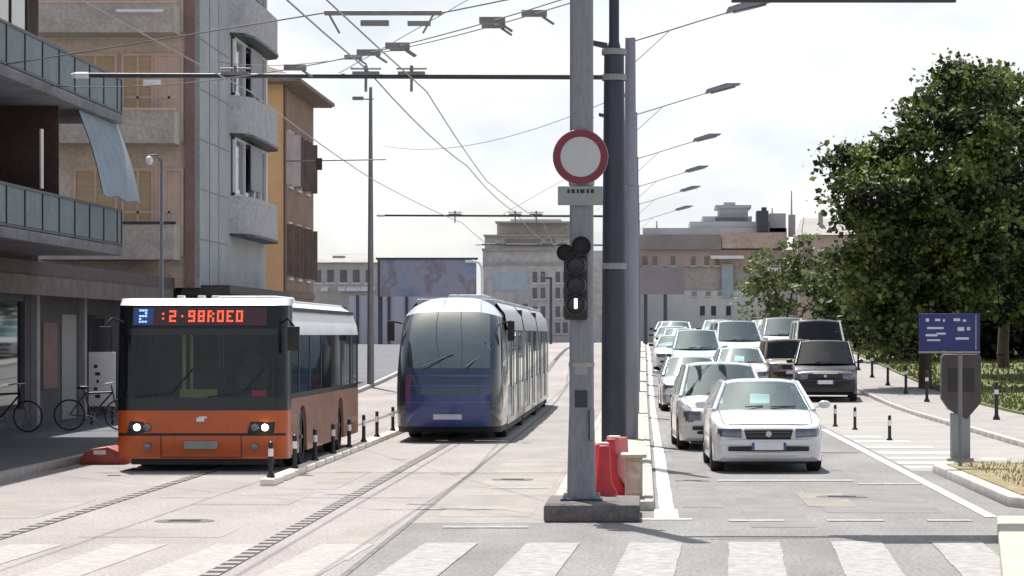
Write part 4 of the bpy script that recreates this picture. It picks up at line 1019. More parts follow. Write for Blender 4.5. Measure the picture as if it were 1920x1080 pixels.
# ------------------------------------------------------------------ bollards
def bollard(h=.9, r=.045):
    t = thing('bollard', '', 'bollard', (0, 0, 0))
    b = MB(); b.lathe([(.001, 0), (r * 1.9, 0), (r * 1.9, .04), (r * 1.2, .1), (r, .14), (r, h * .84), (r * 1.3, h * .86), (r * 1.3, h * .9), (r * 1.1, h * .93), (r * .9, h), (.001, h + .01)], (0, 0, 0), (0, 0, 1), 14); mesh('post', b, 'bollard', t, smooth=35)
    b = MB(); b.lathe([(r + .002, h * .68), (r + .004, h * .7), (r + .004, h * .78), (r + .002, h * .8)], (0, 0, 0), (0, 0, 1), 14); mesh('band', b, 'cap_white', t, smooth=35)
    return t
bo = bollard()
pos = [(8.42, 66)] + [(8.3 + .012 * k, 74.5 + 6.6 * k) for k in range(11)]
for i, (x, y) in enumerate(pos):
    o = bo if i == 0 else copy_tree(bo)
    o.location = (x, y, .1 + T(y)); o['group'] = 'bollards along the right footway'
    o['label'] = ORD[i] + ' dark iron bollard in the row edging the lawn on the right'
# bollard separator between the two tracks, on white kerb blocks
sb = thing('delineator_post', '', 'post', (0, 0, 0))
b = MB(); b.lathe([(.001, 0), (.06, 0), (.06, .03), (.035, .06), (.033, .5), (.001, .52)], (0, 0, 0), (0, 0, 1), 12); mesh('post', b, 'bollard', sb, smooth=35)
b = MB(); b.lathe([(.036, .30), (.038, .31), (.038, .40), (.036, .41)], (0, 0, 0), (0, 0, 1), 12); mesh('band', b, 'cap_white', sb, smooth=35)
yy = [39.3, 42.0, 44.6, 47.2, 49.8, 52.4, 55, 58.5, 63, 68, 74, 80, 87, 94]
for i, y in enumerate(yy):
    o = sb if i == 0 else copy_tree(sb)
    o.location = (-5.27, y, .10 + T(y)); o['group'] = 'short posts between the two tram tracks'
    o['label'] = ORD[i] + ' short dark post on the pale separator between bus and tram'
b = MB()
y = 38.9
while y < 96:
    b.box(-5.37, -5.17, y, y + 1.1, 0, .10); y += 1.3
struct('lane_separator', b, 'bollard_base', bevel=.02)
# hatch-zone posts
for i, (px, py) in enumerate(((1668, 826), (1603, 806), (1566, 800))):
    Y = gy(py); o = copy_tree(sb); o.location = (wx(px, Y), Y, 0); o['group'] = 'short posts by the white hatching'
    o['label'] = ('right hand', 'middle', 'left hand')[i] + ' of three short dark posts at the back of the white hatching'
# ------------------------------------------------------------------ blue sign and brown cabinet on the right
YS = 41.8
x0, x1, z0, z1 = wx(1723, YS), wx(1837, YS), wz(658, YS), wz(588, YS)
px = wx(1801, YS)
o = thing('blue_sign', 'navy blue rectangular sign with small white lettering on a thin post at the traffic island', 'sign', (px, YS, .1))
b = MB(); b.cyl((px, YS + .05, .1), (px, YS + .05, z1 - .04), .032, .032, 12); mesh('post', b, 'pole_grey', o, world=True, smooth=40)
b = MB(); b.box(x0, x1, YS - .015, YS + .012, z0, z1); pn = mesh('panel', b, 'sign_blue', o, world=True, bevel=.008)
b = MB(); b.box(x0 - .004, x1 + .004, YS - .018, YS + .015, z0 - .035, z0 - .004); b.box(x1 - .07, x1 - .05, YS - .021, YS - .016, z0 + .02, z1 - .02); mesh('panel_edge', b, 'sign_grey', pn, world=True)
b = MB()
for (ax, az, aw, ah) in ((.10, .44, .05, .05), (.24, .45, .08, .035), (.36, .44, .03, .04), (.12, .33, .25, .03), (.10, .22, .18, .035), (.26, .245, .14, .03), (.12, .15, .2, .025), (.52, .45, .10, .04), (.66, .44, .05, .035), (.58, .30, .10, .06), (.72, .31, .05, .05), (.55, .17, .2, .035)):
    b.box(x0 + ax, x0 + ax + aw, YS - .020, YS - .0155, z0 + az, z0 + az + ah)
mesh('lettering', b, 'sign_mark', pn, world=True)
b = MB(); b.lathe([(.034, 0), (.036, .01), (.036, .05), (.034, .06)], (px, YS + .05, z0 + .2), (0, 0, 1), 12); mesh('clamp', b, 'steel', o, world=True)
YC = 46.5
xa, xb = wx(1766, YC), wx(1840, YC)
o = thing('ticket_machine', 'dark brown cabinet with sloping foot on a broad grey pedestal behind the blue sign', 'cabinet', ((xa + xb) / 2, YC, 0))
b = MB(); b.prism([(xa, YC, wz(748, YC)), (xa + .12, YC, wz(768, YC)), (xb - .24, YC, wz(786, YC)), (xb, YC, wz(755, YC)), (xb, YC, wz(672, YC)), (xb - .03, YC, wz(664, YC)), (xa + .03, YC, wz(664, YC)), (xa, YC, wz(672, YC))], (0, .28, 0)); mesh('cabinet', b, 'cab_brown', o, world=True, bevel=.02)
b = MB(); b.box(wx(1784, YC), wx(1820, YC), YC + .04, YC + .24, 0, wz(775, YC)); mesh('pedestal', b, 'sign_grey', o, world=True, bevel=.01)
b = MB(); b.box(xa + .1, xb - .12, YC - .012, YC, wz(735, YC), wz(690, YC)); mesh('front_plate', b, 'bollard', o, world=True)
b = MB(); b.box(wx(1778, YC), wx(1826, YC), YC, YC + .3, 0, .05); mesh('foot', b, 'kerb', o, world=True)

# ------------------------------------------------------------------ left apartment block with balconies
B1 = thing('apartment_block', 'dark brown apartment block with bluish balcony panels at the left edge', 'building', (-14, 47, .12))
XF, XB = -10.5, -12.2
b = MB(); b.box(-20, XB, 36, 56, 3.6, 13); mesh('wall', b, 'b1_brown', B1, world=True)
for zf, nm in ((3.72, 'lower'), (6.38, 'upper'), (9.05, 'top')):
    bal = mesh('balcony', MB().box(XB, XF, 36, 56, zf, zf + .19), 'b1_slab', B1, world=True, bevel=.015)
    zt = zf + .90
    b = MB(); Y = 36.2
    while Y < 55.9:
        e = min(Y + 1.32, 55.92)
        b.box(XF - .035, XF - .015, Y + .03, e - .03, zf + .25, zt - .03); Y += 1.38
    b.box(XB + .1, XF - .06, 55.92, 55.94, zf + .25, zt - .03)
    mesh('railing_panel', b, 'b1_panel', bal, world=True)
    b = MB(); Y = 36.18
    while Y < 56:
        b.box(XF - .05, XF, Y - .025, Y + .025, zf + .19, zt); Y += 1.38
    b.box(XF - .05, XF, 55.93, 55.98, zf + .19, zt + .03)
    b.box(XF - .055, XF + .005, 36, 55.99, zt - .03, zt + .02); b.box(XF - .05, XF, 36, 55.92, zf + .2, zf + .24)
    b.box(XB + .1, XF - .05, 55.93, 55.98, zt - .03, zt + .02)
    mesh('railing', b, 'b1_frame', bal, world=True)
    # openings, curtains and clutter on the loggia wall
    for k, (ya, yb) in enumerate(((37, 39), (40.2, 41.4), (42.4, 44.6), (46, 47.6), (48.8, 50.6), (52, 54.8))):
        b = MB(); b.box(XB, XB + .02, ya, yb, zf + .25, zf + 2.35); wnd = mesh('window', b, 'win_dark', B1, world=True)
        b = MB(); b.box(XB, XB + .05, ya - .07, ya, zf + .2, zf + 2.42); b.box(XB, XB + .05, yb, yb + .07, zf + .2, zf + 2.42); b.box(XB, XB + .05, ya, yb, zf + 2.35, zf + 2.42); b.box(XB + .0, XB + .045, (ya + yb) / 2 - .03, (ya + yb) / 2 + .03, zf + .25, zf + 2.35)
        mesh('frame', b, mat('brown_frame', (.15, .085, .06), .7, var=.2), wnd, world=True)
        if k % 2 == 0:
            b = MB(); b.box(XB + .06, XB + .09, ya + .05, ya + .5, zf + .5, zf + 2.3); mesh('curtain', b, mat('curtain', (.30, .20, .15), .9, var=.25, scale=3, stretch=(1, 6, .3)), wnd, world=True)
b = MB(); b.cyl((XF - .1, 48.9, 4.7), (XF - .1, 48.9, 5.75), .035, .035, 8); mesh('white_pole', b, 'cap_white', B1, world=True)
# dividing screens
for Y in (45.2, 51.5):
    b = MB(); b.box(XB, XF - .35, Y, Y + .06, 3.91, 6.38); mesh('balcony_divider', b, 'b1_brown', B1, world=True)
# awning at the far end of the first floor balcony
b = MB(); rows = []
for j in range(9):
    v = j / 8; rows.append([Vector((-10.62 + .44 * v + .05 * math.sin(v * 3.1), 52.2 + 3.9 * i / 10 + .12 * v, 6.36 - 1.58 * v - .03 * math.sin(i * 1.3) * v)) for i in range(11)])
b.loft(rows, closed=False); b.loft([[p + Vector((-.015, 0, -.01)) for p in r] for r in rows], closed=False)
mesh('awning', b, 'awning', B1, world=True, smooth=60)
# shop floor
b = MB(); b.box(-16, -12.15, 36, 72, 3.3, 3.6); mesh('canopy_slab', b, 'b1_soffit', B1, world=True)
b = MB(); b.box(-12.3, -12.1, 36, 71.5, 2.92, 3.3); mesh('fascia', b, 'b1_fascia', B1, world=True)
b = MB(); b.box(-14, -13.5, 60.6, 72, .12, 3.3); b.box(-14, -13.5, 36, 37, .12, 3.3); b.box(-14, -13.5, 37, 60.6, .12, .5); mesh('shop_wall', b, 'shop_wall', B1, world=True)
for ya, yb in ((37, 44), (44.4, 50.5), (51, 55.6), (56, 60.5)):
    b = MB(); b.box(-13.62, -13.58, ya, yb, .5, 2.85); sw = mesh('shop_window', b, 'shop_glass', B1, world=True)
    b = MB(); b.box(-13.6, -13.5, ya - .2, ya, .5, 3.3); b.box(-13.6, -13.5, ya, yb, 2.85, 3.3); mesh('shop_frame', b, 'b1_frame', sw, world=True)
b = MB(); b.box(-16, -14.6, 37, 60, .12, 3.2); mesh('shop_interior', b, 'dark_in', B1, world=True)
for Y in (58.9, 61.4):
    b = MB(); b.box(-14.4, -14.0, Y, Y + .5, .5, 1.7); mesh('display_stand', b, 'far_wall', B1, world=True)
for Y, w_ in ((61.2, .28), (66.4, .3)):
    b = MB(); b.box(-13.5, -13.36, Y, Y + w_, .12, 3.3); mesh('pilaster', b, 'shop_pale', B1, world=True)
for ya, yb, z0_, z1_, m_ in ((62.3, 63.8, .9, 2.4, 'b2_pilaster'), (64.3, 65.9, .15, 2.6, 'sign_grey'), (67.4, 69.4, .15, 2.6, 'win_dark')):
    b = MB(); b.box(-13.5, -13.46, ya, yb, z0_, z1_); mesh('wall_panel', b, m_, B1, world=True)

# ------------------------------------------------------------------ pinkish / grey block behind
B2 = thing('corner_block', 'tall block with pinkish front and grey flank behind the dark apartment block', 'building', (-14.5, 78, .12))
b = MB(); b.box(-19, -11.62, 72, 84.4, 3.35, 17); mesh('front_wall', b, 'b2_pink', B2, world=True)
b = MB(); b.box(-11.62, -11.5, 72.02, 84.6, 3.35, 17); mesh('flank_cladding', b, 'b2_grey', B2, world=True)
b = MB()
for Z in (4.6, 5.9, 7.2, 8.5, 9.8): b.box(-11.5, -11.488, 72.1, 77, Z, Z + .03)
for Y in (73.6, 75.2): b.box(-11.5, -11.487, Y, Y + .04, 3.4, 16)
mesh('cladding_joint', b, mat('joint_grey', (.22, .225, .24), .8), B2, world=True)
b = MB(); b.box(-11.86, -11.62, 71.9, 72, 3.35, 17); mesh('pilaster', b, 'b2_pilaster', B2, world=True)
YF = 72
for k, (pz0, pz1) in enumerate(((4.17, 4.95), (7.15, 7.86), (9.98, 10.6), (12.8, 13.4))):
    bal = mesh('balcony', MB().box(-15.6, -11.98, YF - 1.1, YF, pz0 - .12, pz0), 'b2_parapet', B2, world=True)
    mesh('parapet', MB().box(-15.6, -11.98, YF - 1.1, YF - 1.0, pz0, pz1).box(-12.08, -11.98, YF - 1.0, YF, pz0, pz1), 'b2_parapet', bal, world=True)
    mesh('handrail', MB().box(-15.62, -11.95, YF - 1.12, YF - .98, pz1, pz1 + .07), 'b1_frame' if k == 0 else 'b2_frame', bal, world=True)
    for xa_, xb_ in ((-13.45, -12.75), (-12.6, -11.98), (-14.7, -13.7)):
        wd = mesh('window', MB().box(xa_, xb_, YF - .04, YF, pz0 + .1, pz0 + 2.2), 'b2_shutter' if xa_ != -12.6 else 'b2_frame', B2, world=True)
        b = MB(); b.box(xa_ - .07, xa_, YF - .07, YF, pz0, pz0 + 2.28); b.box(xb_, xb_ + .07, YF - .07, YF, pz0, pz0 + 2.28); b.box(xa_, xb_, YF - .07, YF, pz0 + 2.2, pz0 + 2.28); b.box((xa_ + xb_) / 2 - .03, (xa_ + xb_) / 2 + .03, YF - .06, YF - .04, pz0 + .1, pz0 + 2.2)
        b.box(xa_, xb_, YF - .06, YF - .04, pz0 + 1.1, pz0 + 1.16)
        mesh('frame', b, 'b2_frame', wd, world=True)
# laundry, wall lamp on the balconies (white specks in the picture)
for px, py, wd_, h_ in ((285, 155, .45, .16), (262, 20, 1.2, .08), (281, 297, .12, .14)):
    q = at(px, py, 70.7); b = MB(); b.box(q.x - wd_ / 2, q.x + wd_ / 2, 70.68, 70.72, q.z - h_ / 2, q.z + h_ / 2); mesh('hung_linen', b, 'cap_white', B2, world=True, bevel=.015)
# bays with projecting parapets on the flank
for k, Z in enumerate((5.1, 7.9, 10.7, 13.5)):
    Zb = Z
    b = MB(); ol = [(-11.5, 77.2), (-11.15, 77.5), (-10.98, 78.3), (-10.95, 81), (-10.98, 83.4), (-11.15, 84.2), (-11.5, 84.5)]
    b.prism([(x, y, Zb - .15) for x, y in ol], (0, 0, 1.05)); by = mesh('bay_parapet', b, 'b2_bay', B2, world=True, smooth=40)
    b = MB(); b.prism([(x + .03 if x > -11.4 else x, y, Zb - .22) for x, y in ol], (0, 0, .07)); mesh('parapet_edge', b, 'b1_frame', by, world=True)
    wd = mesh('window', MB().box(-11.5, -11.46, 77.6, 84.1, Zb + .95, Zb + 2.5), 'win_dark', B2, world=True)
    b = MB()
    b.box(-11.46, -11.39, 77.5, 84.1, Zb + 2.5, Zb + 2.56); b.box(-11.46, -11.39, 77.5, 84.1, Zb + .93, Zb + 1.0)
    for Y, w2 in ((77.5, .18), (79.4, .08), (81.2, .14), (82.6, .08), (83.9, .2)): b.box(-11.46, -11.38, Y, Y + w2, Zb + .9, Zb + 2.55)
    mesh('frame', b, 'win_frame', wd, world=True)
    b = MB(); b.box(-11.3, -11.27, 79.9, 82.2, Zb + 1.2, Zb + 2.5); mesh('blind', b, mat('grey_blind', (.30, .30, .33), .8, var=.15, scale=3, stretch=(1, 1, 8)), wd, world=True)
b = MB(); b.box(-12, -10.75, 72.2, 84.5, 3.2, 3.42); mesh('canopy', b, 'b1_soffit', B2, world=True)
b = MB(); b.box(-19, -12.1, 72.6, 84.4, .12, 3.35); mesh('ground_floor_wall', b, 'b1_brown', B2, world=True)
for Y in (73.5, 76.2, 79, 81.8):
    wd = mesh('shop_window', MB().box(-12.1, -12.06, Y, Y + 2.2, .4, 2.7), 'win_dark', B2, world=True)
    mesh('shop_sign', MB().box(-12.06, -12.0, Y, Y + 2.2, 2.75, 3.1), 'far_pink' if Y < 78 else 'far_white', wd, world=True)
b = MB(); b.box(-13.9, -12.6, 72.54, 72.6, 2.55, 2.95); mesh('shop_board', b, 'b2_pilaster', B2, world=True)

# ------------------------------------------------------------------ ochre house
B3 = thing('ochre_house', 'ochre orange house with overhanging hipped roof beyond the grey flank', 'building', (-15, 97, .12))
X3 = -12.0; zE = 10.45
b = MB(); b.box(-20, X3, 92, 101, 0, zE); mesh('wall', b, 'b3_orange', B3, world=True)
b = MB(); b.box(X3, X3 + .012, 92.36, 101, 0, zE - .03); mesh('flank_sheet', b, 'b3_side', B3, world=True)  # thin brown sheet laid over the ochre wall on this side
b = MB(); ov = .62
lo_ = [(-20.6, 92 - ov), (X3 + ov, 92 - ov), (X3 + ov, 101 + ov), (-20.6, 101 + ov)]
b.prism([(x, y, zE - .02) for x, y in lo_], (0, 0, .2)); b.add([(x, y, zE + .18) for x, y in lo_] + [(-17.2, 96.5, zE + 1.9), (-15.4, 96.5, zE + 1.9)], [(0, 1, 5, 4), (1, 2, 5), (2, 3, 4, 5), (3, 0, 4)])
rf = mesh('roof', b, 'b3_roof', B3, world=True)
b = MB(); b.box(X3 + ov, X3 + ov + .1, 92 - ov, 101 + ov, zE + .02, zE + .14); b.box(-20, X3 + ov, 92 - ov - .1, 92 - ov, zE + .02, zE + .14); mesh('gutter', b, 'b3_darkshutter', rf, world=True)
b = MB(); b.box(-12.5, -12.0 + .03, 91.93, 92, 0, zE - .02); b.box(X3, X3 + .05, 91.95, 92.35, 0, zE - .02); mesh('quoin', b, mat('ochre_band', (.55, .36, .20), .9, var=.1, scale=1), B3, world=True)
b = MB(); b.box(X3, X3 + .06, 92.5, 101, 3.4, 3.6); mesh('string_course', b, 'b3_roof', B3, world=True)
for zz in (4.1, 7.2):
    for Y in (93.6, 96.0, 98.5):
        wd = mesh('window', MB().box(X3, X3 + .02, Y, Y + .95, zz, zz + 1.75), 'win_dark', B3, world=True)
        mesh('frame', MB().box(X3, X3 + .07, Y - .1, Y, zz - .05, zz + 1.85).box(X3, X3 + .07, Y + .95, Y + 1.05, zz - .05, zz + 1.85).box(X3, X3 + .07, Y, Y + .95, zz + 1.75, zz + 1.85).box(X3, X3 + .1, Y - .1, Y + 1.05, zz - .12, zz - .05), 'b3_shutter', wd, world=True)
        for ya in (Y - .58, Y + 1.06): mesh('shutter', MB().box(X3 + .02, X3 + .30, ya + .2, ya + .24, zz, zz + 1.75).box(X3 + .012, X3 + .05, ya, ya + .5, zz, zz + 1.75), 'b3_shutter' if zz > 6 and Y < 95 else 'b3_darkshutter', wd, world=True)
b = MB(); b.cyl((X3 + .1, 92.3, .2), (X3 + .1, 92.3, zE), .05, .05, 8); mesh('downpipe', b, 'b3_darkshutter', B3, world=True)

# ------------------------------------------------------------------ street things on the left pavement
def bicycle(loc, rz, label):
    t = thing('bicycle', label, 'bicycle', loc, rz, 'parked bicycles on the left pavement')
    r = .33; A, Bq = Vector((-.52, 0, r)), Vector((.52, 0, r))
    for c_ in (A, Bq):
        b = MB(); b.lathe([(r - .018 + .018 * math.cos(q * math.pi / 3), .018 * math.sin(q * math.pi / 3)) for q in range(7)], c_, (0, 1, 0), 28); wh = mesh('wheel', b, 'rubber', t, smooth=60)
        b = MB()
        for q in range(12):
            a = math.pi * 2 * q / 12; b.cyl(c_, c_ + Vector((math.cos(a) * (r - .03), 0, math.sin(a) * (r - .03))), .004, .004, 4)
        b.cyl(c_ - Vector((0, .04, 0)), c_ + Vector((0, .04, 0)), .022, .022, 8); mesh('spokes', b, 'steel', wh)
    bb, st, hd, hd2 = Vector((-.08, 0, .3)), Vector((-.2, 0, .78)), Vector((.36, 0, .80)), Vector((.40, 0, .64))
    b = MB(); b.tube([bb, st, hd, bb], .02, 8); b.tube([A, st], .013, 6); b.tube([A, bb], .013, 6); b.tube([Vector((.34, 0, .92)), hd2, Bq], .017, 6); mesh('frame', b, 'bike_paint', t)
    b = MB(); b.tube([(.34, 0, .92), (.34, 0, .98)], .014, 6); b.tube([(.22, -.28, .98), (.36, -.2, 1.0), (.36, .2, 1.0), (.22, .28, .98)], .014, 6); mesh('handlebar', b, 'steel', t)
    b = MB(); b.ball((-.24, 0, .9), .14, .075, .04); b.cyl((-.2, 0, .76), (-.23, 0, .88), .013, .013, 6); mesh('saddle', b, 'black', t, smooth=60)
    b = MB(); b.lathe([(.07, -.004), (.09, 0), (.07, .004)], bb + Vector((0, .05, 0)), (0, 1, 0), 16); b.box(bb.x - .01, bb.x + .01, -.12, .12, .28, .31); b.cyl(bb + Vector((0, .1, 0)), bb + Vector((.12, .1, -.1)), .01, .01, 6); mesh('crank', b, 'steel', t)
    return t
Y = 58.0
bicycle((wx(178, Y), Y, .12), R(8), 'dark bicycle parked on the pavement just left of the orange bus')
bicycle((wx(8, 57), 57, .12), R(-12), 'dark bicycle parked by the shop window at the left edge')
o = thing('notice_board', 'white upright notice board standing on the pavement left of the orange bus', 'sign', (wx(189, 62), 62, .12))
x0, x1 = wx(166, 62), wx(216, 62)
b = MB(); b.box(x0, x1, 62, 62.05, wz(762, 62), wz(660, 62)); mesh('board', b, 'cap_white', o, world=True, bevel=.01)
b = MB(); b.box(x0 + .04, x0 + .09, 62.0, 62.05, .12, wz(762, 62)); b.box(x1 - .09, x1 - .04, 62.0, 62.05, .12, wz(762, 62)); mesh('leg', b, 'bollard', o, world=True)
b = MB()
for i in range(5): b.box(x0 + .12 + .03 * (i % 3), x0 + .2 + .03 * ((i * 2) % 3), 61.992, 62.0, wz(690 + i * 14, 62), wz(684 + i * 14, 62))
mesh('marks', b, 'bollard', o, world=True)
o = thing('road_divider', 'low reddish brown divider block on the ground by the bus front corner', 'barrier', (-8.82, 45.6, 0))
b = MB(); b.prism([(-9.2, 45.2, .0), (-8.42, 45.2, 0), (-8.5, 45.2, .2), (-8.72, 45.2, .3), (-9.0, 45.2, .26), (-9.16, 45.2, .14)], (0, .8, 0)); mesh('block', b, mat('red_brown_plastic', (.33, .06, .035), .5, var=.3, scale=5), o, world=True, bevel=.03)
b = MB(); b.box(-8.95, -8.75, 45.19, 45.2, .17, .24); mesh('reflector', b, 'red_white', o, world=True)
Y = 58.5
x = wx(303, Y)
o = thing('lamp_post', 'slim grey lamp post with small white lantern on the left pavement behind the bus', 'street lamp', (x, Y, .12))
b = MB(); b.lathe([(.001, 0), (.09, 0), (.08, .4), (.045, .5), (.035, 5.7), (.001, 5.75)], (x, Y, .12), (0, 0, 1), 12); mesh('shaft', b, 'pole_grey', o, world=True, smooth=40)
b = MB(); b.tube([(x, Y, 5.75), (x - .1, Y, 5.92), (x - .24, Y, 5.9)], .022, 8); mesh('arm', b, 'pole_grey', o, world=True)
b = MB(); b.ball((x - .26, Y, 5.8), .08, .08, .1); mesh('lantern', b, 'cap_white', o, world=True, smooth=60)
Y = 95; x = wx(695, Y)
o = thing('tall_mast', 'tall thin grey mast rising into the sky between the ochre house and the tram', 'mast', (x, Y, .0))
b = MB(); b.lathe([(.001, 0), (.13, 0), (.11, 3), (.085, 7), (.055, 10.6), (.001, 10.65)], (x, Y, 0), (0, 0, 1), 14); mesh('shaft', b, 'pole_grey', o, world=True, smooth=40)
b = MB(); b.cyl((x - .5, Y, 10.2), (x + .1, Y, 10.2), .025, .025, 8); b.box(x - .62, x - .25, Y - .08, Y + .08, 10.17, 10.28); mesh('lamp_arm', b, 'pole_grey', o, world=True)
Y = 70; 
o = thing('bracket_arm', 'thin grey bracket arm with drooping end fixed to the ochre house corner', 'bracket', (X3 + .05, 93, 8.1))
b = MB(); b.cyl((X3 + .05, 93, 7.95), (-8.6, 93, 8.0), .025, .02, 8); mesh('arm', b, 'pole_light', o, world=True)
b = MB(); b.box(-10.95, -10.75, 92.95, 93.05, 7.65, 8.05); mesh('fitting', b, 'bollard', o, world=True)

# ------------------------------------------------------------------ far background
M['far_window'] = mat('far_window', (.11, .11, .12), .3, var=.3, scale=1)  # paler than near windows, with distance haze put into the colour
def windows(parent, x_list, z_list, y, w_, h_, m='far_window', sill=True):
    for x in x_list:
        for z in z_list:
            wd = mesh('window', MB().box(x - w_ / 2, x + w_ / 2, y - .03, y, z, z + h_), m, parent, world=True)
            mesh('sill', MB().box(x - w_ / 2 - .08, x + w_ / 2 + .08, y - .12, y - .03, z - .1, z), 'far_white', wd, world=True)
YD = 205
o = thing('distant_house', 'distant beige house with white awnings between the ochre house and the billboard', 'building', (wx(640, YD), YD, 0))
b = MB(); b.box(wx(575, YD), wx(715, YD), YD, YD + 12, 0, wz(492, YD)); mesh('wall', b, 'far_wall', o, world=True)
b = MB(); b.prism([(wx(570, YD), YD - .4, wz(492, YD)), (wx(718, YD), YD - .4, wz(492, YD)), (wx(690, YD), YD + 5, wz(474, YD)), (wx(600, YD), YD + 5, wz(474, YD))], (0, .3, .1)); b.box(wx(618, YD), wx(640, YD), YD + 2, YD + 3, wz(492, YD), wz(478, YD)); mesh('roof', b, 'far_roof', o, world=True)
windows(o, [wx(p, YD) for p in (596, 620, 644, 668, 692)], [wz(530, YD), wz(600, YD)], YD, .5, .95)
for p in (608, 640, 655, 668, 682, 696):
    q = at(p, 543, YD - .5); mesh('awning', MB().prism([(q.x - .26, YD - .7, q.z - .12), (q.x + .26, YD - .7, q.z - .12), (q.x + .26, YD, q.z + .18), (q.x - .26, YD, q.z + .18)], (0, -.03, .03)), 'cap_white', o, world=True)
o = thing('site_hoarding', 'pale lavender hoarding with dark posts behind the gap between bus and tram', 'fence', (wx(720, 152), 152, 0))
YH = 152
b = MB(); b.box(wx(655, YH), wx(930, YH), YH, YH + .15, wz(645, YH), wz(555, YH)); mesh('panel', b, 'hoarding', o, world=True)
b = MB(); b.box(wx(650, YH), wx(960, YH), YH - .1, YH + .3, 0, wz(645, YH)); mesh('base_wall', b, 'kerb_dark', o, world=True)
for p in (668, 690, 727, 760): mesh('post', MB().box(wx(p, YH), wx(p + 5, YH), YH - .12, YH, wz(645, YH), wz(553, YH)), 'bill_post', o, world=True)
YB = 149
o = thing('billboard', 'wide billboard with blurred blue and pink print above the tram roof', 'billboard', (wx(797, YB), YB, 0))
b = MB(); b.box(wx(708, YB), wx(893, YB), YB, YB + .2, wz(556, YB), wz(487, YB)); pn = mesh('print', b, 'bill_print', o, world=True)
b = MB(); b.box(wx(705, YB), wx(896, YB), YB - .06, YB + .22, wz(487, YB), wz(483, YB)); b.box(wx(708, YB), wx(712, YB), YB - .06, YB, wz(556, YB), wz(487, YB)); mesh('frame', b, 'bill_post', pn, world=True)
for p in (708, 876): mesh('post', MB().box(wx(p, YB), wx(p + 8, YB), YB + .22, YB + .5, 0, wz(486, YB)), 'bill_post', o, world=True)
o = thing('white_lamp_post', 'white curved lamp post right of the billboard', 'street lamp', (wx(904, 140), 140, 0))
b = MB(); x = wx(904, 140); b.tube([(x, 140, 0), (x, 140, 5.3), (x - .05, 140, 5.6), (x - .2, 140, 5.8), (x - .5, 140, 5.85)], .07, 8); mesh('shaft', b, 'cap_white', o, world=True)
mesh('lamp_head', MB().box(x - .85, x - .45, 139.9, 140.1, 5.78, 5.9), 'cap_white', o, world=True)
YG = 228
o = thing('long_building', 'long grey beige building with stepped flat roofs at the road end, left of the poles', 'building', (wx(985, YG), YG, 0))
b = MB(); b.box(wx(905, YG), wx(1200, YG), YG, YG + 15, 0, wz(470, YG)); mesh('wall', b, 'far_grey', o, world=True)
b = MB(); b.box(wx(908, YG), wx(1075, YG), YG + .6, YG + 14, wz(470, YG), wz(440, YG)); b.box(wx(930, YG), wx(1070, YG), YG + 1.5, YG + 12, wz(440, YG), wz(418, YG)); b.box(wx(955, YG), wx(1050, YG), YG + 2, YG + 10, wz(418, YG), wz(409, YG)); mesh('upper_storey', b, 'far_wall', o, world=True)
b = MB()
for p0, p1, yy_, h_ in ((904, 1080, 470, .18), (906, 1078, 443, .15), (928, 1072, 418, .15)): b.box(wx(p0, YG), wx(p1, YG), YG - .3 if yy_ == 470 else YG + .3, YG + 8, wz(yy_, YG), wz(yy_, YG) + h_)
b.box(wx(905, YG), wx(1080, YG), YG - .12, YG, wz(497, YG), wz(492, YG))
mesh('cornice', b, 'far_roof', o, world=True)
b = MB(); b.box(wx(945, YG), wx(1040, YG), YG + .55, YG + .6, wz(462, YG), wz(448, YG)); mesh('loggia', b, 'far_brown', o, world=True)
mesh('glazing', MB().box(wx(925, YG), wx(990, YG), YG - .05, YG, wz(545, YG), wz(510, YG)), 'far_blue', o, world=True)
windows(o, [wx(p, YG) for p in (1003, 1018, 1046, 1060)], [wz(q, YG) for q in (530, 560, 595, 625)], YG, .38, .9)
windows(o, [wx(p, YG) for p in (925, 945, 965, 985)], [wz(q, YG) for q in (590, 622)], YG, .4, .9)
b = MB(); x = wx(1033, 190); b.lathe([(.001, 0), (.11, 0), (.09, 6.0), (.001, 6.05)], (x, 190, 0), (0, 0, 1), 10); b.box(x - .4, x + .1, 189.9, 190.1, 5.95, 6.08)
solo('dark_lamp_post', b, 'bill_post', 'thin dark lamp post in front of the grey building, left of the signal', 'street lamp', loc=(x, 190, 0))
# right hand wing
YR = 240
o = thing('tiled_building', 'low pale building with a reddish tiled band and rooftop penthouse right of the poles', 'building', (wx(1380, YR), YR, 0))
b = MB(); b.box(wx(1190, YR), wx(1510, YR), YR, YR + 16, 0, wz(545, YR)); mesh('lower_wall', b, 'far_white', o, world=True)
b = MB(); b.box(wx(1186, YR), wx(1512, YR), YR + .4, YR + 16, wz(545, YR), wz(500, YR)); mesh('recessed_wall', b, 'far_wall', o, world=True)
b = MB(); b.box(wx(1190, YR), wx(1515, YR), YR + .2, YR + 15, wz(500, YR), wz(468, YR)); mesh('middle_band', b, 'far_pink', o, world=True)
b = MB(); b.prism([(wx(1190, YR), YR - .5, wz(468, YR)), (wx(1190, YR), YR - .3, wz(440, YR)), (wx(1190, YR), YR + 14, wz(440, YR)), (wx(1190, YR), YR + 14, wz(468, YR))], (wx(1352, YR) - wx(1190, YR), 0, 0)); mesh('loggia_roof', b, 'far_brown', o, world=True)
b = MB(); b.prism([(wx(1353, YR), YR - .6, wz(466, YR)), (wx(1353, YR), YR + .2, wz(436, YR)), (wx(1353, YR), YR + 14, wz(436, YR)), (wx(1353, YR), YR + 14, wz(466, YR))], (wx(1475, YR) - wx(1353, YR), 0, 0)); mesh('tiled_roof', b, 'far_tile', o, world=True)
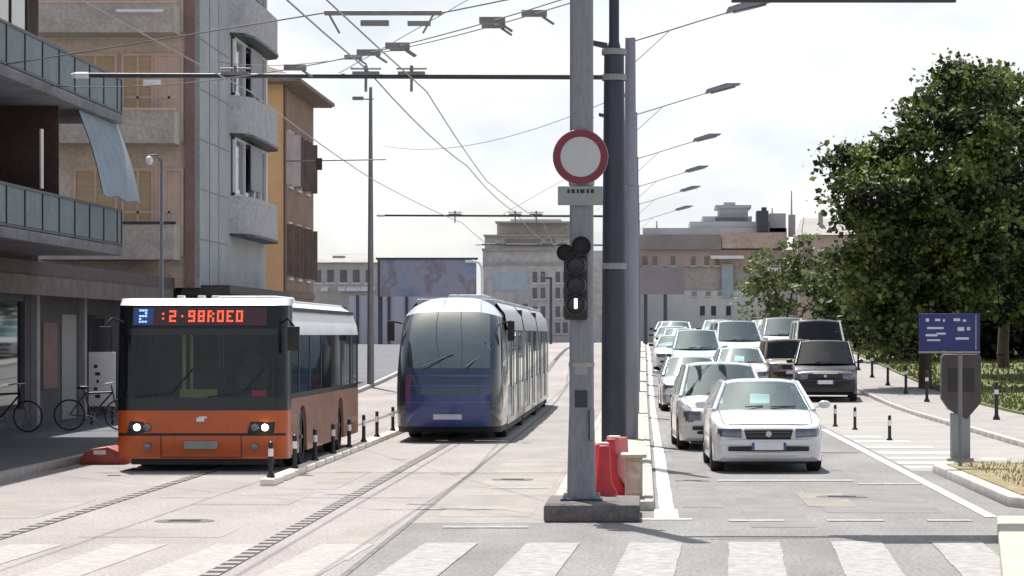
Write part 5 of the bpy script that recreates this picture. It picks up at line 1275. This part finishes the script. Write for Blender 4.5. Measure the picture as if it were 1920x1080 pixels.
b = MB(); b.box(wx(1205, YR), wx(1480, YR), YR + 4, YR + 15, wz(440, YR), wz(424, YR)); b.box(wx(1295, YR), wx(1430, YR), YR + 5, YR + 14, wz(424, YR), wz(411, YR)); b.box(wx(1320, YR), wx(1415, YR), YR + 6, YR + 14, wz(411, YR), wz(400, YR)); b.box(wx(1352, YR), wx(1408, YR), YR + 6.5, YR + 12, wz(400, YR), wz(384, YR)); b.box(wx(1345, YR), wx(1414, YR), YR + 6.3, YR + 12, wz(384, YR), wz(378, YR)); b.box(wx(1362, YR), wx(1384, YR), YR + 7, YR + 11, wz(378, YR), wz(372, YR)); ph = mesh('penthouse', b, mat('penthouse_grey', (.40, .40, .42), .9, var=.1, scale=.4), o, world=True)
b = MB(); b.box(wx(1345, YR), wx(1405, YR), YR + 5.9, YR + 6.5, wz(408, YR), wz(402, YR)); mesh('penthouse_window', b, 'win_dark', ph, world=True)
b = MB(); b.box(wx(1422, YR), wx(1444, YR), YR + 3, YR + 6, wz(432, YR), wz(392, YR)); b.box(wx(1432, YR), wx(1441, YR), YR + 3.5, YR + 5, wz(392, YR), wz(385, YR)); mesh('roof_tank', b, mat('dark_tank', (.05, .055, .075), .6, var=.2), o, world=True)
b = MB(); b.box(wx(1447, YR), wx(1478, YR), YR + 4, YR + 9, wz(432, YR), wz(396, YR)); mesh('stair_tower', b, mat('grey_tower', (.34, .36, .39), .9, var=.15, scale=.5), o, world=True)
for p, q in ((1453, 385), (1232, 410)): mesh('antenna', MB().cyl((wx(p, YR), YR + 5, wz(440, YR)), (wx(p, YR), YR + 5, wz(q, YR)), .12, .05, 6), 'far_roof', o, world=True)
b = MB(); b.cyl((wx(1490, YR), YR + 5, wz(440, YR)), (wx(1490, YR), YR + 5, wz(352, YR)), .12, .05, 6)
b.box(wx(1484, YR), wx(1497, YR), YR + 4.6, YR + 5.4, wz(440, YR), wz(398, YR)); mesh('antenna', b, 'far_roof', o, world=True)
windows(o, [wx(p, YR) for p in (1317, 1338, 1366)], [wz(592, YR)], YR, .42, .85, 'win_dark')
windows(o, [wx(p, YR) for p in (1302, 1328, 1350)], [wz(555, YR)], YR, .42, .4, 'far_roof')
windows(o, [wx(p, YR) for p in (1210, 1228, 1262, 1300, 1325, 1345)], [wz(498, YR)], YR + .2, .42, .8, 'far_brown')
mesh('glazing', MB().box(wx(1353, YR), wx(1375, YR), YR - .06, YR, wz(560, YR), wz(495, YR)), 'far_blue', o, world=True)
for p0, p1, q in ((1332, 1394, 482), (1422, 1482, 505)): mesh('awning', MB().box(wx(p0, YR), wx(p1, YR), YR - 1.5, YR + .2, wz(q + 4, YR), wz(q - 2, YR)), 'cap_white', o, world=True)
YR2 = 236
o = thing('pinkish_house', 'greyish house with a pink upper wall just left of the big tree', 'building', (wx(1545, YR2), YR2, 0))
b = MB(); b.box(wx(1498, YR2), wx(1640, YR2), YR2, YR2 + 10, 0, wz(440, YR2)); mesh('wall', b, 'far_pink', o, world=True)
b = MB(); b.prism([(wx(1492, YR2), YR2 - .6, wz(440, YR2)), (wx(1645, YR2), YR2 - .6, wz(440, YR2)), (wx(1645, YR2), YR2 + 5, wz(405, YR2)), (wx(1510, YR2), YR2 + 5, wz(405, YR2))], (0, 1, .1)); b.box(wx(1538, YR2), wx(1546, YR2), YR2 + 2, YR2 + 3, wz(425, YR2), wz(396, YR2)); mesh('roof', b, 'far_roof', o, world=True)
windows(o, [wx(p, YR2) for p in (1515, 1545, 1575)], [wz(490, YR2), wz(550, YR2)], YR2, .6, 1.2, 'far_brown')
YK = 172
o = thing('dark_billboard', 'dark grey back of a billboard on two posts beside the lamp poles', 'billboard', (wx(1240, YK), YK, 0))
mesh('panel', MB().box(wx(1192, YK), wx(1283, YK), YK, YK + .2, wz(552, YK), wz(502, YK)), 'bill_dark', o, world=True, bevel=.02)
for p in (1207, 1244): mesh('post', MB().box(wx(p, YK), wx(p + 7, YK), YK + .2, YK + .45, 0, wz(500, YK)), 'bill_post', o, world=True)

# ------------------------------------------------------------------ trees
def limb(b, p0, p1, r0, r1, n=5, wob=.15):
    p0 = Vector(p0); p1 = Vector(p1); pr = p0
    for i in range(1, n + 1):
        q = p0.lerp(p1, i / n) + Vector((rng.uniform(-wob, wob), rng.uniform(-wob, wob), 0)) * (1 if i < n else 0)
        b.cyl(pr, q, r0 + (r1 - r0) * (i - 1) / n, r0 + (r1 - r0) * i / n, 8); pr = q
def leaf(b, p, s):
    a = Vector((rng.gauss(0, 1), rng.gauss(0, 1), rng.gauss(0, .7))).normalized(); c_ = a.cross(Vector((rng.gauss(0, 1), rng.gauss(0, 1), rng.gauss(0, 1)))).normalized()
    l_ = a * s; w_ = c_ * s * .42; d = a.cross(c_) * s * .12
    b.add([p - l_ * .5, p + w_ + d, p + l_ * .55, p - w_ + d], [(0, 1, 2, 3)])
def tree(name, label, base, trunk_r, fork, blobs, nclump, nleaf, ls, leafm, cl=(.45, 1.0), seed=1, group=None, gappy=.0):
    global rng
    keep = rng; rng = random.Random(seed)
    t = thing(name, label, 'tree', base, 0, group)
    base = Vector(base); fk = base + Vector((rng.uniform(-.2, .2), 0, fork))
    b = MB(); limb(b, base, fk, trunk_r, trunk_r * .75, 5, .06)
    cents = []
    for (bx, by, bz, rx, ry, rz) in blobs:
        c_ = Vector((bx, by, bz)); limb(b, fk, c_, trunk_r * .5, trunk_r * .15, 5, .25)
        for q in range(5):
            d = Vector((rng.gauss(0, 1) * rx, rng.gauss(0, 1) * ry, rng.gauss(0, 1) * rz)) * .55
            limb(b, c_ - (c_ - fk) * .25, c_ + d, trunk_r * .16, .015, 4, .15)
    mesh('trunk', b, 'bark', t, world=True, smooth=50)
    tot = sum(q[3] * q[4] * q[5] for q in blobs)
    b = MB()
    for (bx, by, bz, rx, ry, rz) in blobs:
        m_ = max(4, int(nclump * (rx * ry * rz) / tot))
        for q in range(m_):
            d = Vector((rng.gauss(0, 1), rng.gauss(0, 1), rng.gauss(0, 1))).normalized(); rr = rng.uniform(.45, 1.0) ** .6
            rr *= 1 + .5 * mnoise.noise(d * 2.6 + Vector((bx, by, bz)))
            cc_ = Vector((bx + d.x * rx * rr, by + d.y * ry * rr, bz + d.z * rz * rr)); sz = cl[0] + (cl[1] - cl[0]) * rng.random() ** 1.5
            for k in range(int(nleaf * (sz / cl[1]) ** 1.6 * rng.uniform(.6, 1.2))):
                p = cc_ + Vector((rng.gauss(0, 1), rng.gauss(0, 1), rng.gauss(0, .62))) * sz * .42
                leaf(b, p, ls * rng.choice((.5, .7, .9, 1.1, 1.5)) * rng.uniform(.8, 1.2))
    mesh('crown', b, leafm, t, world=True)
    rng = keep
    return t
def px_blob(px, py, Y, rpx, rpy=None, ry=None):
    s = Y / F; q = at(px, py, Y); return (q.x, Y, q.z, rpx * s, ry or rpx * s, (rpy or rpx) * s)
YT = 92
tree('leafy_tree', 'big sunlit leafy tree with rounded crown right of the car queue', (wx(1735, YT), YT, .1), .24, 2.6,
     [px_blob(1660, 380, YT, 95, 95), px_blob(1770, 270, YT + 1, 110, 105), px_blob(1825, 195, YT + 2, 75, 70), px_blob(1590, 330, YT, 42, 45), px_blob(1640, 500, YT - 1, 75, 80), px_blob(1760, 440, YT, 110, 120), px_blob(1725, 560, YT, 110, 80), px_blob(1690, 610, YT, 80, 50)],
     310, 380, .175, 'leaf_big', (.5, 1.15), 11)
YT = 100
tree('leafy_tree', 'tallest tree at the right edge, crown cut off by the picture frame', (wx(1882, 108), 108, .15), .26, 3.0,
     [px_blob(1880, 230, YT, 105, 105), px_blob(1960, 330, YT + 2, 130, 160), px_blob(1860, 400, YT + 2, 110, 130), px_blob(1930, 520, YT + 2, 130, 90), px_blob(1985, 560, YT + 2, 110, 90), px_blob(1960, 450, YT + 4, 110, 120)],
     250, 330, .19, 'leaf_shade', (.5, 1.2), 12)
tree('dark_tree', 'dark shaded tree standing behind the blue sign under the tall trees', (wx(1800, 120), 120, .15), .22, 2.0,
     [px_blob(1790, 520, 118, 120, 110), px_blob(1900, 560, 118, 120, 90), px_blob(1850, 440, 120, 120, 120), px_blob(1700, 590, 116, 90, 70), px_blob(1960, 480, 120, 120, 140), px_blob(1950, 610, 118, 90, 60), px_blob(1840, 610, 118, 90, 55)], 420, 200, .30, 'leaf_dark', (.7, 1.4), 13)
tree('olive_tree', 'small olive green tree between the far white vans and the big tree', (wx(1470, 150), 150, .1), .16, 1.6,
     [px_blob(1455, 520, 150, 55, 60), px_blob(1510, 480, 150, 50, 50), px_blob(1430, 560, 150, 45, 45), px_blob(1530, 560, 150, 60, 50)], 85, 55, .27, 'leaf_mid', (.5, 1.1), 14)
tree('shrub_tree', 'low dense tree at the left of the tall tree, over the bollards', (wx(1640, 135), 135, .1), .16, 1.4,
     [px_blob(1600, 600, 132, 70, 55), px_blob(1660, 600, 132, 70, 60), px_blob(1570, 530, 134, 60, 65)], 120, 90, .28, 'leaf_big', (.5, 1.2), 15)
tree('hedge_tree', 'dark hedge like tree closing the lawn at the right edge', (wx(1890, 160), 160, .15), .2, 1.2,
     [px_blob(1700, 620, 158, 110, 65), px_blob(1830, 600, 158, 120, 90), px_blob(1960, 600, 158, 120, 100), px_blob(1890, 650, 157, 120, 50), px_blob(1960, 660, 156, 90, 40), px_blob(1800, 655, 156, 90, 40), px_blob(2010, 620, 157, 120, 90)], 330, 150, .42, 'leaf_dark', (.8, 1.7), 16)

# ------------------------------------------------------------------ the street climbs gently beyond the tram
for o in list(C.objects):
    if (o.get('kind') == 'structure' or o.name in ('grass',)) and o.type == 'MESH' and o.parent is None:
        me = o.data
        if max((v.co.y for v in me.vertices), default=0) < 72: continue
        bm = bmesh.new(); bm.from_mesh(me)
        if o.get('kind') == 'structure':
            for k in range(13):
                bmesh.ops.bisect_plane(bm, geom=bm.verts[:] + bm.edges[:] + bm.faces[:], plane_co=(0, 72 + 6.5 * k, 0), plane_no=(0, 1, 0))
        for v in bm.verts: v.co.z += T(v.co.y)
        bm.to_mesh(me); bm.free(); me.update()
